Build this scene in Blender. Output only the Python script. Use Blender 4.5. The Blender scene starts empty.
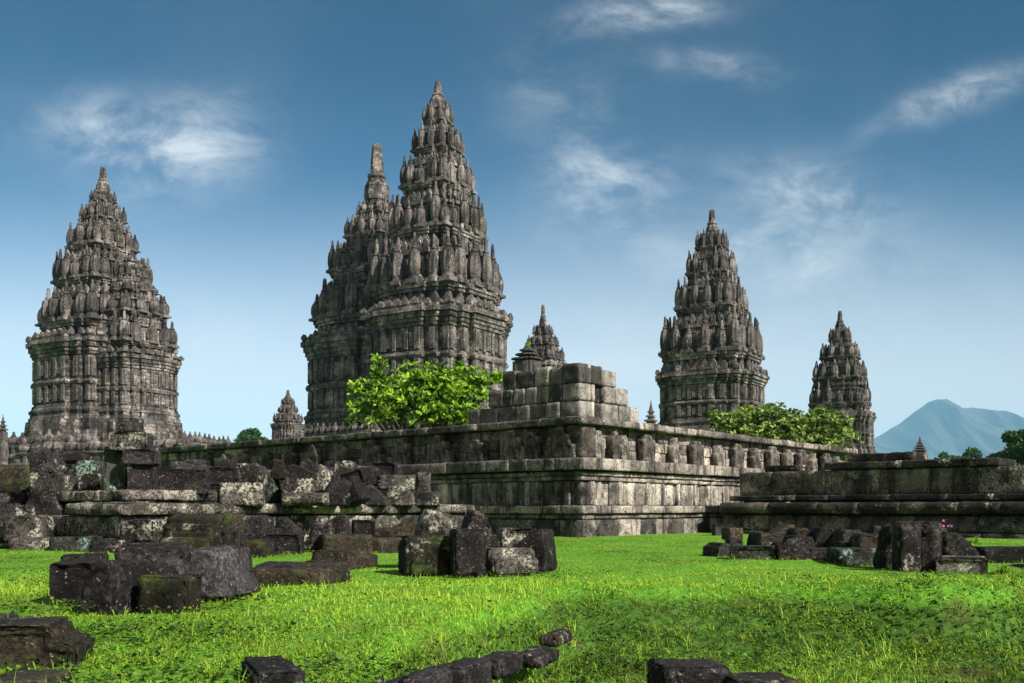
import bpy, bmesh, math, random
import numpy as np
from mathutils import Vector, Matrix, noise
R = math.radians
sc = bpy.context.scene
col = sc.collection
# ------------------------------------------------------------------ camera
F = 972.0; EZ = 0.63; HY = 508.0
cam = bpy.data.objects.new('camera', bpy.data.cameras.new('camera')); col.objects.link(cam)
cam.location = (0, 0, EZ); cam.rotation_euler = (R(90), 0, 0)
cam.data.sensor_width = 36; cam.data.lens = 36 * F / 1024
cam.data.shift_y = (HY - 341.5) / 1024
cam.data.clip_start = 0.1; cam.data.clip_end = 60000
sc.camera = cam
# ------------------------------------------------------------------ sun and sky
SUN_EL = R(38); SX, SY = 0.74, -0.673
sun = bpy.data.objects.new('sun', bpy.data.lights.new('sun', 'SUN')); col.objects.link(sun)
sd = Vector((SX * math.cos(SUN_EL), SY * math.cos(SUN_EL), math.sin(SUN_EL))).normalized()
sun.rotation_euler = sd.to_track_quat('Z', 'Y').to_euler()
sun.data.energy = 5.0; sun.data.angle = R(1.5); sun.data.color = (1.0, 0.95, 0.89)
w = bpy.data.worlds.new('World'); sc.world = w; w.use_nodes = True
SKY_STRENGTH = 0.072

class N:                                        # tiny node helper
    def __init__(s, nt): s.nt = nt
    def n(s, t, **k):
        o = s.nt.nodes.new(t)
        for a, b in k.items(): setattr(o, a, b)
        return o
    def put(s, sock, v):
        if hasattr(v, 'is_linked') or hasattr(v, 'links'): s.nt.links.new(v, sock)
        elif v is not None: sock.default_value = v
    def m(s, op, a, b=None, c=None, clamp=False):
        o = s.n('ShaderNodeMath', operation=op, use_clamp=clamp)
        for i, v in enumerate((a, b, c)):
            if v is not None: s.put(o.inputs[i], v)
        return o.outputs[0]
    def mix(s, f, a, b, bt='MIX'):
        o = s.n('ShaderNodeMix', data_type='RGBA', blend_type=bt)
        s.put(o.inputs[0], f)
        for i, v in ((6, a), (7, b)):
            if isinstance(v, tuple) and len(v) == 3: v = v + (1,)
            s.put(o.inputs[i], v)
        return o.outputs[2]
    def noise(s, vec, scale, detail=4, rough=.55, dist=0.0, col=False):
        o = s.n('ShaderNodeTexNoise'); s.put(o.inputs['Vector'], vec)
        o.inputs['Scale'].default_value = scale; o.inputs['Detail'].default_value = detail
        o.inputs['Roughness'].default_value = rough; o.inputs['Distortion'].default_value = dist
        return o.outputs[1 if col else 0]
    def rng(s, v, a, b, c=0.0, d=1.0, smooth=True):
        o = s.n('ShaderNodeMapRange', interpolation_type='SMOOTHSTEP' if smooth else 'LINEAR')
        s.put(o.inputs[0], v)
        for i, q in zip((1, 2, 3, 4), (a, b, c, d)): o.inputs[i].default_value = q
        return o.outputs[0]
    def mapping(s, vec, scale=(1, 1, 1), loc=(0, 0, 0)):
        o = s.n('ShaderNodeMapping'); s.put(o.inputs[0], vec)
        o.inputs['Scale'].default_value = scale; o.inputs['Location'].default_value = loc
        return o.outputs[0]
    def xyz(s, v):
        o = s.n('ShaderNodeSeparateXYZ'); s.put(o.inputs[0], v); return o.outputs
    def cxyz(s, x, y, z):
        o = s.n('ShaderNodeCombineXYZ')
        for i, v in enumerate((x, y, z)): s.put(o.inputs[i], v)
        return o.outputs[0]

g = N(w.node_tree); bg = w.node_tree.nodes['Background']
sky = g.n('ShaderNodeTexSky', sky_type='NISHITA', sun_disc=False)
sky.sun_elevation = SUN_EL; sky.sun_rotation = math.atan2(SX, SY)
sky.altitude = 0; sky.air_density = 1.0; sky.dust_density = 0.6; sky.ozone_density = 3.0
dirv = g.n('ShaderNodeTexCoord').outputs['Generated']
dx, dy, dz = g.xyz(dirv)
dyc = g.m('MAXIMUM', dy, 0.05)
U = g.m('DIVIDE', dx, dyc); V = g.m('DIVIDE', dz, dyc)
uv = g.cxyz(U, V, 0.0)
warp = g.n('ShaderNodeVectorMath', operation='SCALE'); g.put(warp.inputs[0], g.noise(uv, 3.0, 4, .6, 0, True)); warp.inputs['Scale'].default_value = .05
uvw = g.n('ShaderNodeVectorMath', operation='ADD'); g.put(uvw.inputs[0], uv); g.put(uvw.inputs[1], warp.outputs[0])
Ux, Vx, _ = g.xyz(uvw.outputs[0])
SKYGRAD = g.rng(V, 0.02, 0.52, 0, 1, smooth=False)
fac = None                                      # wispy clouds, each at its own bearing and elevation
CL = [(135, 140, 85, 32, 8, 1.0), (185, 165, 70, 45, -25, .35), (225, 130, 50, 55, 0, .2), (650, 10, 62, 16, -8, 1.0), (715, 64, 55, 14, 8, .6), (608, 192, 55, 48, 20, 1.0), (955, 98, 75, 16, -22, .85),
      (815, 200, 80, 34, 10, .8), (785, 258, 75, 26, 10, .8), (690, 260, 60, 20, 0, .4), (615, 380, 95, 26, 0, 1.6), (700, 330, 120, 30, 5, .5), (215, 350, 85, 40, 10, .6), (10, 350, 60, 50, 10, .35),
      (550, 90, 60, 50, 0, .25), (900, 300, 120, 45, 0, .3)]
for (cx, cy, rx, ry, an, st) in CL:
    u0 = (cx - 512) / F + .025; v0 = (HY - cy) / F + .025; a = R(-an)
    du = g.m('SUBTRACT', Ux, u0); dv = g.m('SUBTRACT', Vx, v0)
    p = g.m('ADD', g.m('MULTIPLY', du, math.cos(a)), g.m('MULTIPLY', dv, math.sin(a)))
    q = g.m('SUBTRACT', g.m('MULTIPLY', dv, math.cos(a)), g.m('MULTIPLY', du, math.sin(a)))
    p = g.m('DIVIDE', p, rx / F); q = g.m('DIVIDE', q, ry / F)
    e = g.m('EXPONENT', g.m('MULTIPLY', g.m('ADD', g.m('MULTIPLY', p, p), g.m('MULTIPLY', q, q)), -1.0))
    e = g.m('MULTIPLY', e, st)
    fac = e if fac is None else g.m('ADD', fac, e)
wisp = g.noise(g.mapping(uvw.outputs[0], (1.0, 1.7, 1)), 11.0, 10, .66, .35)
cl = g.m('MULTIPLY', fac, g.rng(wisp, .33, .74, .08, 1.15), clamp=True)
veil = g.m('MULTIPLY', g.rng(g.noise(uvw.outputs[0], 2.2, 5, .6), .42, .7), .05)
cl = g.m('MULTIPLY', g.m('ADD', cl, veil, clamp=True), g.rng(dy, .05, .25))
skyt = g.mix(g.m('MULTIPLY', g.rng(V, .05, .50), g.rng(dy, .0, .3)), (0.55, 0.84, 0.98), (0.0, 0.25, 0.42))
skyt = g.mix(g.rng(dy, -.05, .35), (1.15, .98, .84), skyt)      # warm tint added overhead and behind, out of view, to neutralise shade
sk = g.mix(1.0, sky.outputs[0], skyt, 'MULTIPLY')
hor = g.m('MULTIPLY', g.rng(V, -.02, .36, 1, 0), .95)           # milky air low over the plain
sk = g.mix(hor, sk, (11.0, 10.4, 9.8, 1))
sk = g.mix(g.m('MULTIPLY', cl, .85), sk, (7.6, 7.9, 8.1, 1))
# unseen broken cloud added behind the camera as soft fill on camera-facing faces
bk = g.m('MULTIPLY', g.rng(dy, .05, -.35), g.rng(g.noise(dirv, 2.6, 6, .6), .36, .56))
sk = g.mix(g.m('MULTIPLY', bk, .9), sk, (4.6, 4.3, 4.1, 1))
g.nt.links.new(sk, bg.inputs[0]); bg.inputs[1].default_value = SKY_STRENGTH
sc.view_settings.view_transform = 'Standard'; sc.view_settings.look = 'None'
sc.view_settings.exposure = 0.66; sc.view_settings.gamma = 1.0; sc.view_settings.use_curve_mapping = False
sc.render.engine = 'CYCLES'
sc.cycles.max_bounces = 5; sc.cycles.volume_bounces = 1

# ------------------------------------------------------------------ helpers
def P(px, py, Y): return Vector(((px - 512) / F * Y, Y, EZ + (HY - py) / F * Y))
def tag(o, label=None, cat=None, group=None, kind=None):
    for k, v in (('label', label), ('category', cat), ('group', group), ('kind', kind)):
        if v: o[k] = v
    return o
def link(name, data, parent=None, loc=(0, 0, 0), rz=0.0):
    o = bpy.data.objects.new(name, data); col.objects.link(o)
    o.location = loc; o.rotation_euler = (0, 0, rz)
    if parent is not None: o.parent = parent
    return o
def bm_mesh(name, bm, m, smooth=False):
    me = bpy.data.meshes.new(name); bm.normal_update(); bm.to_mesh(me); bm.free()
    me.materials.append(m)
    if smooth: me.polygons.foreach_set('use_smooth', [True] * len(me.polygons))
    return me
def np_mesh(name, verts, faces_flat, sizes, m, attr=None, smooth=False):
    me = bpy.data.meshes.new(name)
    verts = np.asarray(verts, np.float32); ff = np.asarray(faces_flat, np.int32); sz = np.asarray(sizes, np.int32)
    me.vertices.add(len(verts)); me.vertices.foreach_set('co', verts.ravel())
    me.loops.add(len(ff)); me.loops.foreach_set('vertex_index', ff)
    me.polygons.add(len(sz)); me.polygons.foreach_set('loop_start', np.concatenate(([0], np.cumsum(sz)[:-1])).astype(np.int32))
    me.polygons.foreach_set('loop_total', sz)
    if smooth: me.polygons.foreach_set('use_smooth', np.ones(len(sz), bool))
    me.update(calc_edges=True); me.materials.append(m)
    if attr is not None:
        a = me.attributes.new('tone', 'FLOAT', 'POINT'); a.data.foreach_set('value', np.asarray(attr, np.float32))
    return me

# ------------------------------------------------------------------ materials
def stone(name, dark, mid, pale, lichen=0.2, moss=0.0, brick=None, tone=False, streak=.6, wear=.5, rnd=False, scale=1.0, blackness=.45, mosscol=(.032, .046, .008), lich=(.46, .44, .34)):
    m = bpy.data.materials.new(name); m.use_nodes = True; k = N(m.node_tree)
    bs = m.node_tree.nodes['Principled BSDF']; bs.inputs['Roughness'].default_value = .88
    bs.inputs['Specular IOR Level'].default_value = .16
    tc = k.n('ShaderNodeTexCoord'); oc = tc.outputs['Object']
    nx, ny, nz = k.xyz(tc.outputs['Normal'])
    if rnd:
        ri = k.n('ShaderNodeObjectInfo').outputs['Random']
        ad = k.n('ShaderNodeVectorMath', operation='ADD'); k.put(ad.inputs[0], oc)
        k.put(ad.inputs[1], k.cxyz(k.m('MULTIPLY', ri, 37.0), k.m('MULTIPLY', ri, 91.0), k.m('MULTIPLY', ri, 13.0))); vc = ad.outputs[0]
    else: ri = None; vc = oc
    big = k.noise(vc, 1.1 * scale, 5, .6); med = k.noise(vc, 5.0 * scale, 6, .65); fine = k.noise(vc, 26 * scale, 5, .7)
    c = k.mix(k.rng(med, .38, .60), dark, mid)
    c = k.mix(k.rng(k.m('ADD', k.m('MULTIPLY', big, .5), k.m('MULTIPLY', fine, .5)), .48, .60), c, pale)
    pit = k.noise(vc, 60 * scale, 3, .6)
    hgt = k.m('ADD', k.m('ADD', k.m('MULTIPLY', med, .5), k.m('MULTIPLY', fine, .45)), k.m('MULTIPLY', k.rng(pit, .5, .3), -.25))
    if brick:
        bw, bh = brick
        x, y, z = k.xyz(oc)
        u = k.mix(k.m('GREATER_THAN', k.m('ABSOLUTE', nx), k.m('ABSOLUTE', ny)), k.cxyz(x, z, 0.0), k.cxyz(y, z, 0.0))
        u = k.n('ShaderNodeVectorMath', operation='ADD').outputs[0] if False else u
        b = k.n('ShaderNodeTexBrick'); k.put(b.inputs['Vector'], u)
        b.inputs['Color1'].default_value = (0, 0, 0, 1); b.inputs['Color2'].default_value = (1, 1, 1, 1); b.inputs['Mortar'].default_value = (.5, .5, .5, 1)
        b.inputs['Scale'].default_value = 1; b.inputs['Mortar Size'].default_value = .018; b.inputs['Mortar Smooth'].default_value = .4
        b.inputs['Brick Width'].default_value = bw; b.inputs['Row Height'].default_value = bh; b.inputs['Bias'].default_value = 0
        t = k.xyz(b.outputs['Color'])[0]
        c = k.mix(1.0, c, k.mix(t, (.38, .37, .38), (1.7, 1.62, 1.54)), 'MULTIPLY')
        c = k.mix(k.m('MULTIPLY', b.outputs['Fac'], .75), c, (.012, .012, .012))
        hgt = k.m('SUBTRACT', hgt, k.m('MULTIPLY', b.outputs['Fac'], .8))
    if tone:
        at = k.n('ShaderNodeAttribute', attribute_name='tone').outputs['Fac']
        c = k.mix(1.0, c, k.mix(at, (.17, .165, .16), (1.95, 1.87, 1.74)), 'MULTIPLY')
    if rnd: c = k.mix(1.0, c, k.mix(ri, (.42, .40, .40), (1.25, 1.2, 1.17)), 'MULTIPLY')
    pt = k.n('ShaderNodeNewGeometry').outputs['Pointiness']                                   # knocked, paler arrises
    c = k.mix(k.m('MULTIPLY', k.m('MULTIPLY', k.rng(pt, .515, .58), k.rng(fine, .40, .58)), wear), c, tuple(min(.5, v * 1.25) for v in pale))
    st = k.noise(k.mapping(vc, (3.2 * scale, 3.2 * scale, .55 * scale)), 1.0, 6, .7, .3)      # black run-off stains
    c = k.mix(k.m('MULTIPLY', k.rng(st, .50, .62), streak), c, (.018, .016, .0155))
    tops = k.m('MULTIPLY', k.rng(nz, .45, .9), k.rng(med, .30, .55, .45, 1.0))                # black algae on ledge tops
    c = k.mix(k.m('MULTIPLY', tops, blackness), c, (.020, .018, .0165))
    if lichen > 0:
        l1 = k.noise(vc, 3.1 * scale, 4, .6); l2 = k.noise(vc, 24 * scale, 6, .8)
        lf = k.m('MULTIPLY', k.rng(l1, .64 - .17 * lichen, .76 - .17 * lichen), k.rng(l2, .47, .56))
        c = k.mix(lf, c, lich)
        l3 = k.noise(vc, 40 * scale, 2, .5)
        c = k.mix(k.m('MULTIPLY', k.rng(l3, .66, .72), .5), c, (.34, .33, .29))
    if moss > 0:
        mo = k.noise(vc, 2.0 * scale, 4, .6, .3)
        mc = k.mix(k.rng(fine, .4, .6), mosscol, tuple(v * 2.1 for v in mosscol))
        c = k.mix(k.m('MULTIPLY', k.rng(mo, .66 - .20 * moss, .82 - .20 * moss), .8), c, mc)
    k.nt.links.new(c, bs.inputs['Base Color'])
    bp = k.n('ShaderNodeBump'); bp.inputs['Strength'].default_value = .9; bp.inputs['Distance'].default_value = .035 / scale ** .5
    k.put(bp.inputs['Height'], hgt); k.nt.links.new(bp.outputs[0], bs.inputs['Normal'])
    return m
M = {}
M['tower'] = stone('tower_stone', (0.011, 0.01, 0.0097), (0.062, 0.0555, 0.052), (0.32, 0.292, 0.265), lichen=.12, brick=(.62, .31), wear=.30, streak=.75, scale=.45, blackness=.55)
M['finial'] = stone('finial_stone', (0.014, 0.0125, 0.012), (0.070, 0.063, 0.059), (0.28, 0.255, 0.235), lichen=.12, rnd=True, wear=.25, streak=.75, scale=.6)
M['wall'] = stone('wall_stone', (0.045, 0.041, 0.037), (0.18, 0.163, 0.146), (0.4, 0.365, 0.325), lichen=.05, tone=True, streak=.85)
M['parapet'] = stone('parapet_stone', (0.09, 0.084, 0.078), (0.2, 0.187, 0.175), (0.35, 0.33, 0.305), lichen=.15, tone=True, streak=.45, blackness=.6)
M['ruin'] = stone('ruin_stone', (0.01, 0.009, 0.0085), (0.042, 0.038, 0.034), (0.25, 0.23, 0.2), lichen=.75, moss=.05, tone=True, streak=.6)
M['platform'] = stone('platform_stone', (0.009, 0.0082, 0.0078), (0.045, 0.041, 0.037), (0.17, 0.155, 0.14), lichen=.4, moss=.04, tone=True, streak=.85)
M['darkrock'] = stone('dark_rock', (0.005, 0.0045, 0.0042), (0.017, 0.0145, 0.0138), (0.058, 0.051, 0.049), lichen=.22, rnd=True, streak=.25)
M['lichenrock'] = stone('lichen_rock', (0.006, 0.0055, 0.005), (0.02, 0.0175, 0.016), (0.13, 0.12, 0.105), lichen=.9, rnd=True, streak=.3)
M['mossrock'] = stone('mossy_rock', (0.007, 0.006, 0.004), (0.021, 0.018, 0.011), (0.055, 0.047, 0.028), lichen=.2, moss=.75, rnd=True, streak=.2)
M['greenrock'] = stone('green_lichen_rock', (0.008, 0.008, 0.007), (0.026, 0.027, 0.022), (0.07, 0.077, 0.06), lichen=.7, moss=.6, rnd=True, mosscol=(.05, .09, .055), lich=(.25, .36, .28))
M['brownrock'] = stone('brown_rock', (0.014, 0.0115, 0.008), (0.045, 0.037, 0.025), (0.1, 0.083, 0.055), lichen=.1, moss=.3, rnd=True, streak=.2)
M['greyrock'] = stone('grey_rock', (0.014, 0.0125, 0.0125), (0.04, 0.036, 0.037), (0.1, 0.092, 0.094), lichen=.3, rnd=True, streak=.25)

def leafmat(name, a, b, trans=.3, rough=.55, attr=True):
    m = bpy.data.materials.new(name); m.use_nodes = True; k = N(m.node_tree)
    bs = m.node_tree.nodes['Principled BSDF']; bs.inputs['Roughness'].default_value = rough; bs.inputs['Specular IOR Level'].default_value = .25
    t = k.n('ShaderNodeAttribute', attribute_name='tone').outputs['Fac']
    c = k.mix(t, a, b)
    if name == 'grass':
        oc = k.n('ShaderNodeTexCoord').outputs['Object']
        c = k.mix(k.m('MULTIPLY', k.rng(k.noise(oc, 1.9, 6, .65), .52, .68), .5), c, (.30, .29, .06))
        c = k.mix(k.m('MULTIPLY', k.rng(k.noise(oc, 5.5, 5, .6), .56, .68), .35), c, (.035, .10, .010))
    k.nt.links.new(c, bs.inputs['Base Color'])
    tr = k.n('ShaderNodeBsdfTranslucent'); k.nt.links.new(c, tr.inputs[0])
    mx = k.n('ShaderNodeMixShader'); mx.inputs[0].default_value = trans
    k.nt.links.new(bs.outputs[0], mx.inputs[1]); k.nt.links.new(tr.outputs[0], mx.inputs[2])
    k.nt.links.new(mx.outputs[0], m.node_tree.nodes['Material Output'].inputs[0]); return m
M['grass'] = leafmat('grass', (.022, .060, .006), (.33, .52, .04), .35)
M['weed'] = leafmat('weed_leaf', (.005, .018, .003), (.13, .27, .02), .2)
M['leaf'] = leafmat('shrub_leaf', (.015, .06, .005), (.34, .58, .04), .3, .45)
M['oldleaf'] = leafmat('olive_leaf', (.02, .06, .010), (.33, .46, .09), .3, .5)
M['treeleaf'] = leafmat('tree_leaf', (.018, .055, .012), (.06, .14, .03), .25)
M['petal'] = leafmat('petal', (.7, .12, .4), (.85, .3, .6), .3)
def plain(name, c1, c2, sc_=4, rough=.9):
    m = bpy.data.materials.new(name); m.use_nodes = True; k = N(m.node_tree)
    bs = m.node_tree.nodes['Principled BSDF']; bs.inputs['Roughness'].default_value = rough
    oc = k.n('ShaderNodeTexCoord').outputs['Object']
    n1 = k.noise(oc, sc_, 6, .65); c = k.mix(k.rng(n1, .35, .65), c1, c2); k.nt.links.new(c, bs.inputs['Base Color'])
    bp = k.n('ShaderNodeBump'); bp.inputs['Strength'].default_value = .6; bp.inputs['Distance'].default_value = .03
    k.put(bp.inputs['Height'], n1); k.nt.links.new(bp.outputs[0], bs.inputs['Normal']); return m
M['bark'] = plain('bark', (.05, .04, .03), (.13, .11, .08), 9)
M['earth'] = plain('terrace_earth', (.06, .05, .03), (.10, .13, .04), 2)
def groundmat():
    m = bpy.data.materials.new('lawn'); m.use_nodes = True; k = N(m.node_tree)
    bs = m.node_tree.nodes['Principled BSDF']; bs.inputs['Roughness'].default_value = .95; bs.inputs['Specular IOR Level'].default_value = .1
    oc = k.n('ShaderNodeTexCoord').outputs['Object']
    a = k.noise(oc, 1.3, 6, .6); b = k.noise(oc, 18, 6, .7)
    c = k.mix(k.rng(b, .35, .65), (.045, .14, .012), (.12, .30, .025))
    z = k.xyz(oc)[2]
    c = k.mix(k.m('MULTIPLY', k.rng(z, -.05, -.14), .9), c, k.mix(k.rng(b, .4, .6), (.022, .045, .008), (.06, .13, .018)))   # rank undergrowth on the bank
    c = k.mix(k.m('MULTIPLY', k.rng(a, .56, .68), .7), c, (.085, .06, .025))
    k.nt.links.new(c, bs.inputs['Base Color'])
    bp = k.n('ShaderNodeBump'); bp.inputs['Strength'].default_value = .8; bp.inputs['Distance'].default_value = .02
    k.put(bp.inputs['Height'], b); k.nt.links.new(bp.outputs[0], bs.inputs['Normal']); return m
M['ground'] = groundmat()
M['mountain'] = plain('mountain_rock', (.030, .042, .040), (.065, .070, .062), .0015)

# ------------------------------------------------------------------ ground
def sm(a, b, x): t = np.clip((x - a) / (b - a), 0, 1); return t * t * (3 - 2 * t)
_r = np.random.RandomState(5)
_W = [(_r.uniform(.6, 5.5), _r.uniform(0, 6.28), _r.uniform(0, 6.28)) for _ in range(22)]
def bumps(X, Y):
    s = 0
    for f, a, p in _W: s = s + np.sin(f * (X * math.cos(a) + Y * math.sin(a)) + p + .8 * np.sin(.6 * f * (X - Y) + a)) / (1.2 + f)
    return s
def G(X, Y):
    X = np.asarray(X, float); Y = np.asarray(Y, float)
    xb = -.62 + .27 * (Y - 4.1) + .10 * np.sin(2.1 * Y)
    side = sm(-.16, .30, X - xb)
    crest = 7.85 + .35 * np.sin(1.3 * X) + .2 * np.sin(3.1 * X + 1)
    drop = .44 * (1 - sm(7.0, crest, Y)) * side
    left = .07 * (1 - sm(3.6, 5.6, Y)) * (1 - side)
    near = sm(30, 12, Y)
    lump = .035 * np.sin(9 * X + 3 * np.sin(5 * Y)) * np.sin(8 * Y + 2 * np.sin(7 * X)) * side * sm(8.4, 7.6, Y)
    return -drop - left + lump + near * .03 * bumps(X, Y) * (.4 + 1.1 * side * sm(9.0, 7.0, Y))
def gz(x, y): return float(G(x, y))
def ground():
    xs = np.concatenate((-np.geomspace(8500, 16, 14), np.arange(-14, 14.01, .1), np.geomspace(16, 8500, 14)))
    ys = np.concatenate(([-100, -30, -8, -3], np.arange(0, 16, .1), np.arange(16, 40, .5), np.geomspace(42, 13500, 16)))
    XX, YY = np.meshgrid(xs, ys); Z = G(XX, YY)
    v = np.stack((XX, YY, Z), -1).reshape(-1, 3); nx = len(xs); ny = len(ys)
    i = np.arange(nx * ny).reshape(ny, nx)
    q = np.stack((i[:-1, :-1], i[:-1, 1:], i[1:, 1:], i[1:, :-1]), -1).reshape(-1)
    tag(link('ground', np_mesh('ground', v, q, np.full((nx - 1) * (ny - 1), 4), M['ground'], smooth=True)), kind='structure')
ground()

# volcano on the horizon
def volcano():
    D = 10000.0
    prof = [(600, 506), (700, 496), (780, 476), (830, 457), (872, 438), (900, 422.5), (915, 411), (929.5, 400), (935, 399), (940, 398.5), (946, 397.5), (951.5, 401), (961.5, 407), (966, 406.5), (971, 405.5), (980, 407.5), (989, 408), (1007, 410.5), (1023, 417), (1050, 430), (1100, 452), (1180, 480), (1300, 500), (1400, 506)]
    px = np.array([p[0] for p in prof]); py = np.array([p[1] for p in prof])
    xs = np.concatenate((np.linspace(600, 860, 60), np.linspace(861, 1040, 300), np.linspace(1043, 1400, 80))); H = (HY - np.interp(xs, px, py)) / F * D
    X = (xs - 512) / F * D
    ys = np.linspace(-2600, 2600, 90); v = []
    for yy in ys:
        for x, h in zip(X, H):
            t = abs(yy) / 2600
            c = max(0.0, 1 - t) ** 1.5
            n = noise.fractal(Vector((x / 700, yy / 1500 + 3, 0)), 1, 2, 6)
            r = 1 - abs(noise.noise(Vector((x / 230, yy / 1500, 4)))) * 2
            z = h * c * (1 + (.30 * n + .16 * r) * min(1, t * 5)) - 2
            v.append((x, D + yy, z))
    nx, ny = len(xs), len(ys); i = np.arange(nx * ny).reshape(ny, nx)
    q = np.stack((i[:-1, :-1], i[:-1, 1:], i[1:, 1:], i[1:, :-1]), -1).reshape(-1)
    tag(link('volcano_mountain', np_mesh('volcano', v, q, np.full((nx - 1) * (ny - 1), 4), M['mountain'], smooth=True)), kind='structure')
volcano()
# the air between here and the volcano
hz = bmesh.new(); bmesh.ops.create_cube(hz, size=1)
hm = bpy.data.materials.new('haze_air'); hm.use_nodes = True; hn = hm.node_tree
hn.nodes.remove(hn.nodes['Principled BSDF']); pv = hn.nodes.new('ShaderNodeVolumePrincipled')
pv.inputs['Color'].default_value = (.34, .66, 1.0, 1); pv.inputs['Density'].default_value = 0.75e-4; pv.inputs['Anisotropy'].default_value = -0.25
hn.links.new(pv.outputs[0], hn.nodes['Material Output'].inputs['Volume'])
ho = link('haze', bm_mesh('haze', hz, hm), loc=(0, 6800, 578)); ho.scale = (17400, 13900, 1162); tag(ho, kind='stuff')

# ------------------------------------------------------------------ block masonry
def rough(bm, amp=.012, f=5.0, seed=0, maxe=.14):
    bmesh.ops.triangulate(bm, faces=bm.faces[:])
    for _ in range(3):
        es = [e for e in bm.edges if e.calc_length() > maxe]
        if not es: break
        bmesh.ops.subdivide_edges(bm, edges=es, cuts=1)
        bmesh.ops.triangulate(bm, faces=[f_ for f_ in bm.faces if len(f_.verts) > 3])
    bm.normal_update(); o = Vector((seed * 7.3, seed * 3.1, seed))
    for v in bm.verts:
        p = v.co + o
        d = noise.noise(p * f) * amp + noise.noise(p * f * 3.3) * amp * .45
        v.co += v.normal * d
def prof_block(bm, O, d, n, t0, t1, prof, tone, tl, taper=0.0):
    """one stone: cross-section prof [(out,z)] swept along d from t0 to t1"""
    rings = []
    for t, sg in ((t0, 1), (t1, -1)):
        rings.append([bm.verts.new(O + d * t + n * a + Vector((0, 0, z))) for a, z in prof])
    k = len(prof)
    for i in range(k): bm.faces.new((rings[0][i], rings[0][(i + 1) % k], rings[1][(i + 1) % k], rings[1][i]))
    bm.faces.new(rings[0][::-1]); bm.faces.new(rings[1])
    for r in rings:
        for v in r: v[tl] = tone
def new_bm():
    bm = bmesh.new(); return bm, bm.verts.layers.float.new('tone')
def finish(bm, name, m, parent, bev=.015, amp=.010, maxe=.16, seed=0, smooth=True):
    bmesh.ops.recalc_face_normals(bm, faces=bm.faces[:])
    bmesh.ops.bevel(bm, geom=bm.edges[:], offset=bev, segments=1, affect='EDGES', clamp_overlap=True)
    rough(bm, amp, 4.5, seed, maxe)
    me = bm_mesh(name, bm, m, smooth)
    return link(name, me, parent)
def rect(out, inn, z0, z1): return [(out, z0), (out, z1), (inn, z1), (inn, z0)]
def torus(out, inn, z0, z1):
    zm = (z0 + z1) / 2; h = (z1 - z0) / 2; r = []
    for i in range(7):
        a = -math.pi / 2 + math.pi * i / 6
        r.append((out - h * .75 + h * .75 * math.cos(a), zm + h * math.sin(a)))
    return r + [(inn, z1), (inn, z0)]
def slope(out, out2, inn, z0, z1): return [(out, z0), (out, z0 + .3 * (z1 - z0)), (out2, z1), (inn, z1), (inn, z0)]
def run(bm, tl, rnd, O, d, n, t0, t1, pf, lens, jit=.012, tones=(.15, .95), skip=0.0, ends=None):
    t = t0
    while t < t1 - .02:
        L = rnd.uniform(*lens)
        if t + L > t1 - .18: L = t1 - t
        if rnd.random() >= skip:
            j = rnd.uniform(-jit, jit); zj = rnd.uniform(-.004, .004)
            prof_block(bm, O, d, n, t + .003, t + L - .003, [(a + j, z + zj) if i < len(pf) - 2 else (a, z + zj) for i, (a, z) in enumerate(pf)], rnd.uniform(*tones), tl)
        t += L
dL = Vector((-.761, .648, 0)).normalized(); dR = Vector((.648, .761, 0)).normalized()
def t_at(O, d, px):
    k = (px - 512) / F; return (k * O.y - O.x) / (d.x - k * d.y)

def two_faced(parent, name, m, C, nL, nR, LL, LR, kind, out, z0, z1, depth, lens, seed, tones=(.15, .95), skip=0.0, jit=.012, amp=.010, bev=.015, maxe=.16, tonesR=None, out2=None):
    rnd = random.Random(seed); bm, tl = new_bm()
    f = {'rect': lambda: rect(out, out - depth, z0, z1), 'torus': lambda: torus(out, out - depth, z0, z1), 'slope': lambda: slope(out, out2, out - depth, z0, z1)}[kind]()
    if LL > 0: run(bm, tl, rnd, C, dL, nL, -out, LL, f, lens, jit, tones, skip)
    if LR > 0: run(bm, tl, rnd, C, dR, nR, (-out + depth + .004) if LL > 0 else 0, LR, f, lens, jit, tonesR or tones, skip)
    return finish(bm, name, m, parent, bev, amp, maxe, seed)
nLf = -dR; nRf = -dL      # outward normals of left and right face

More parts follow.
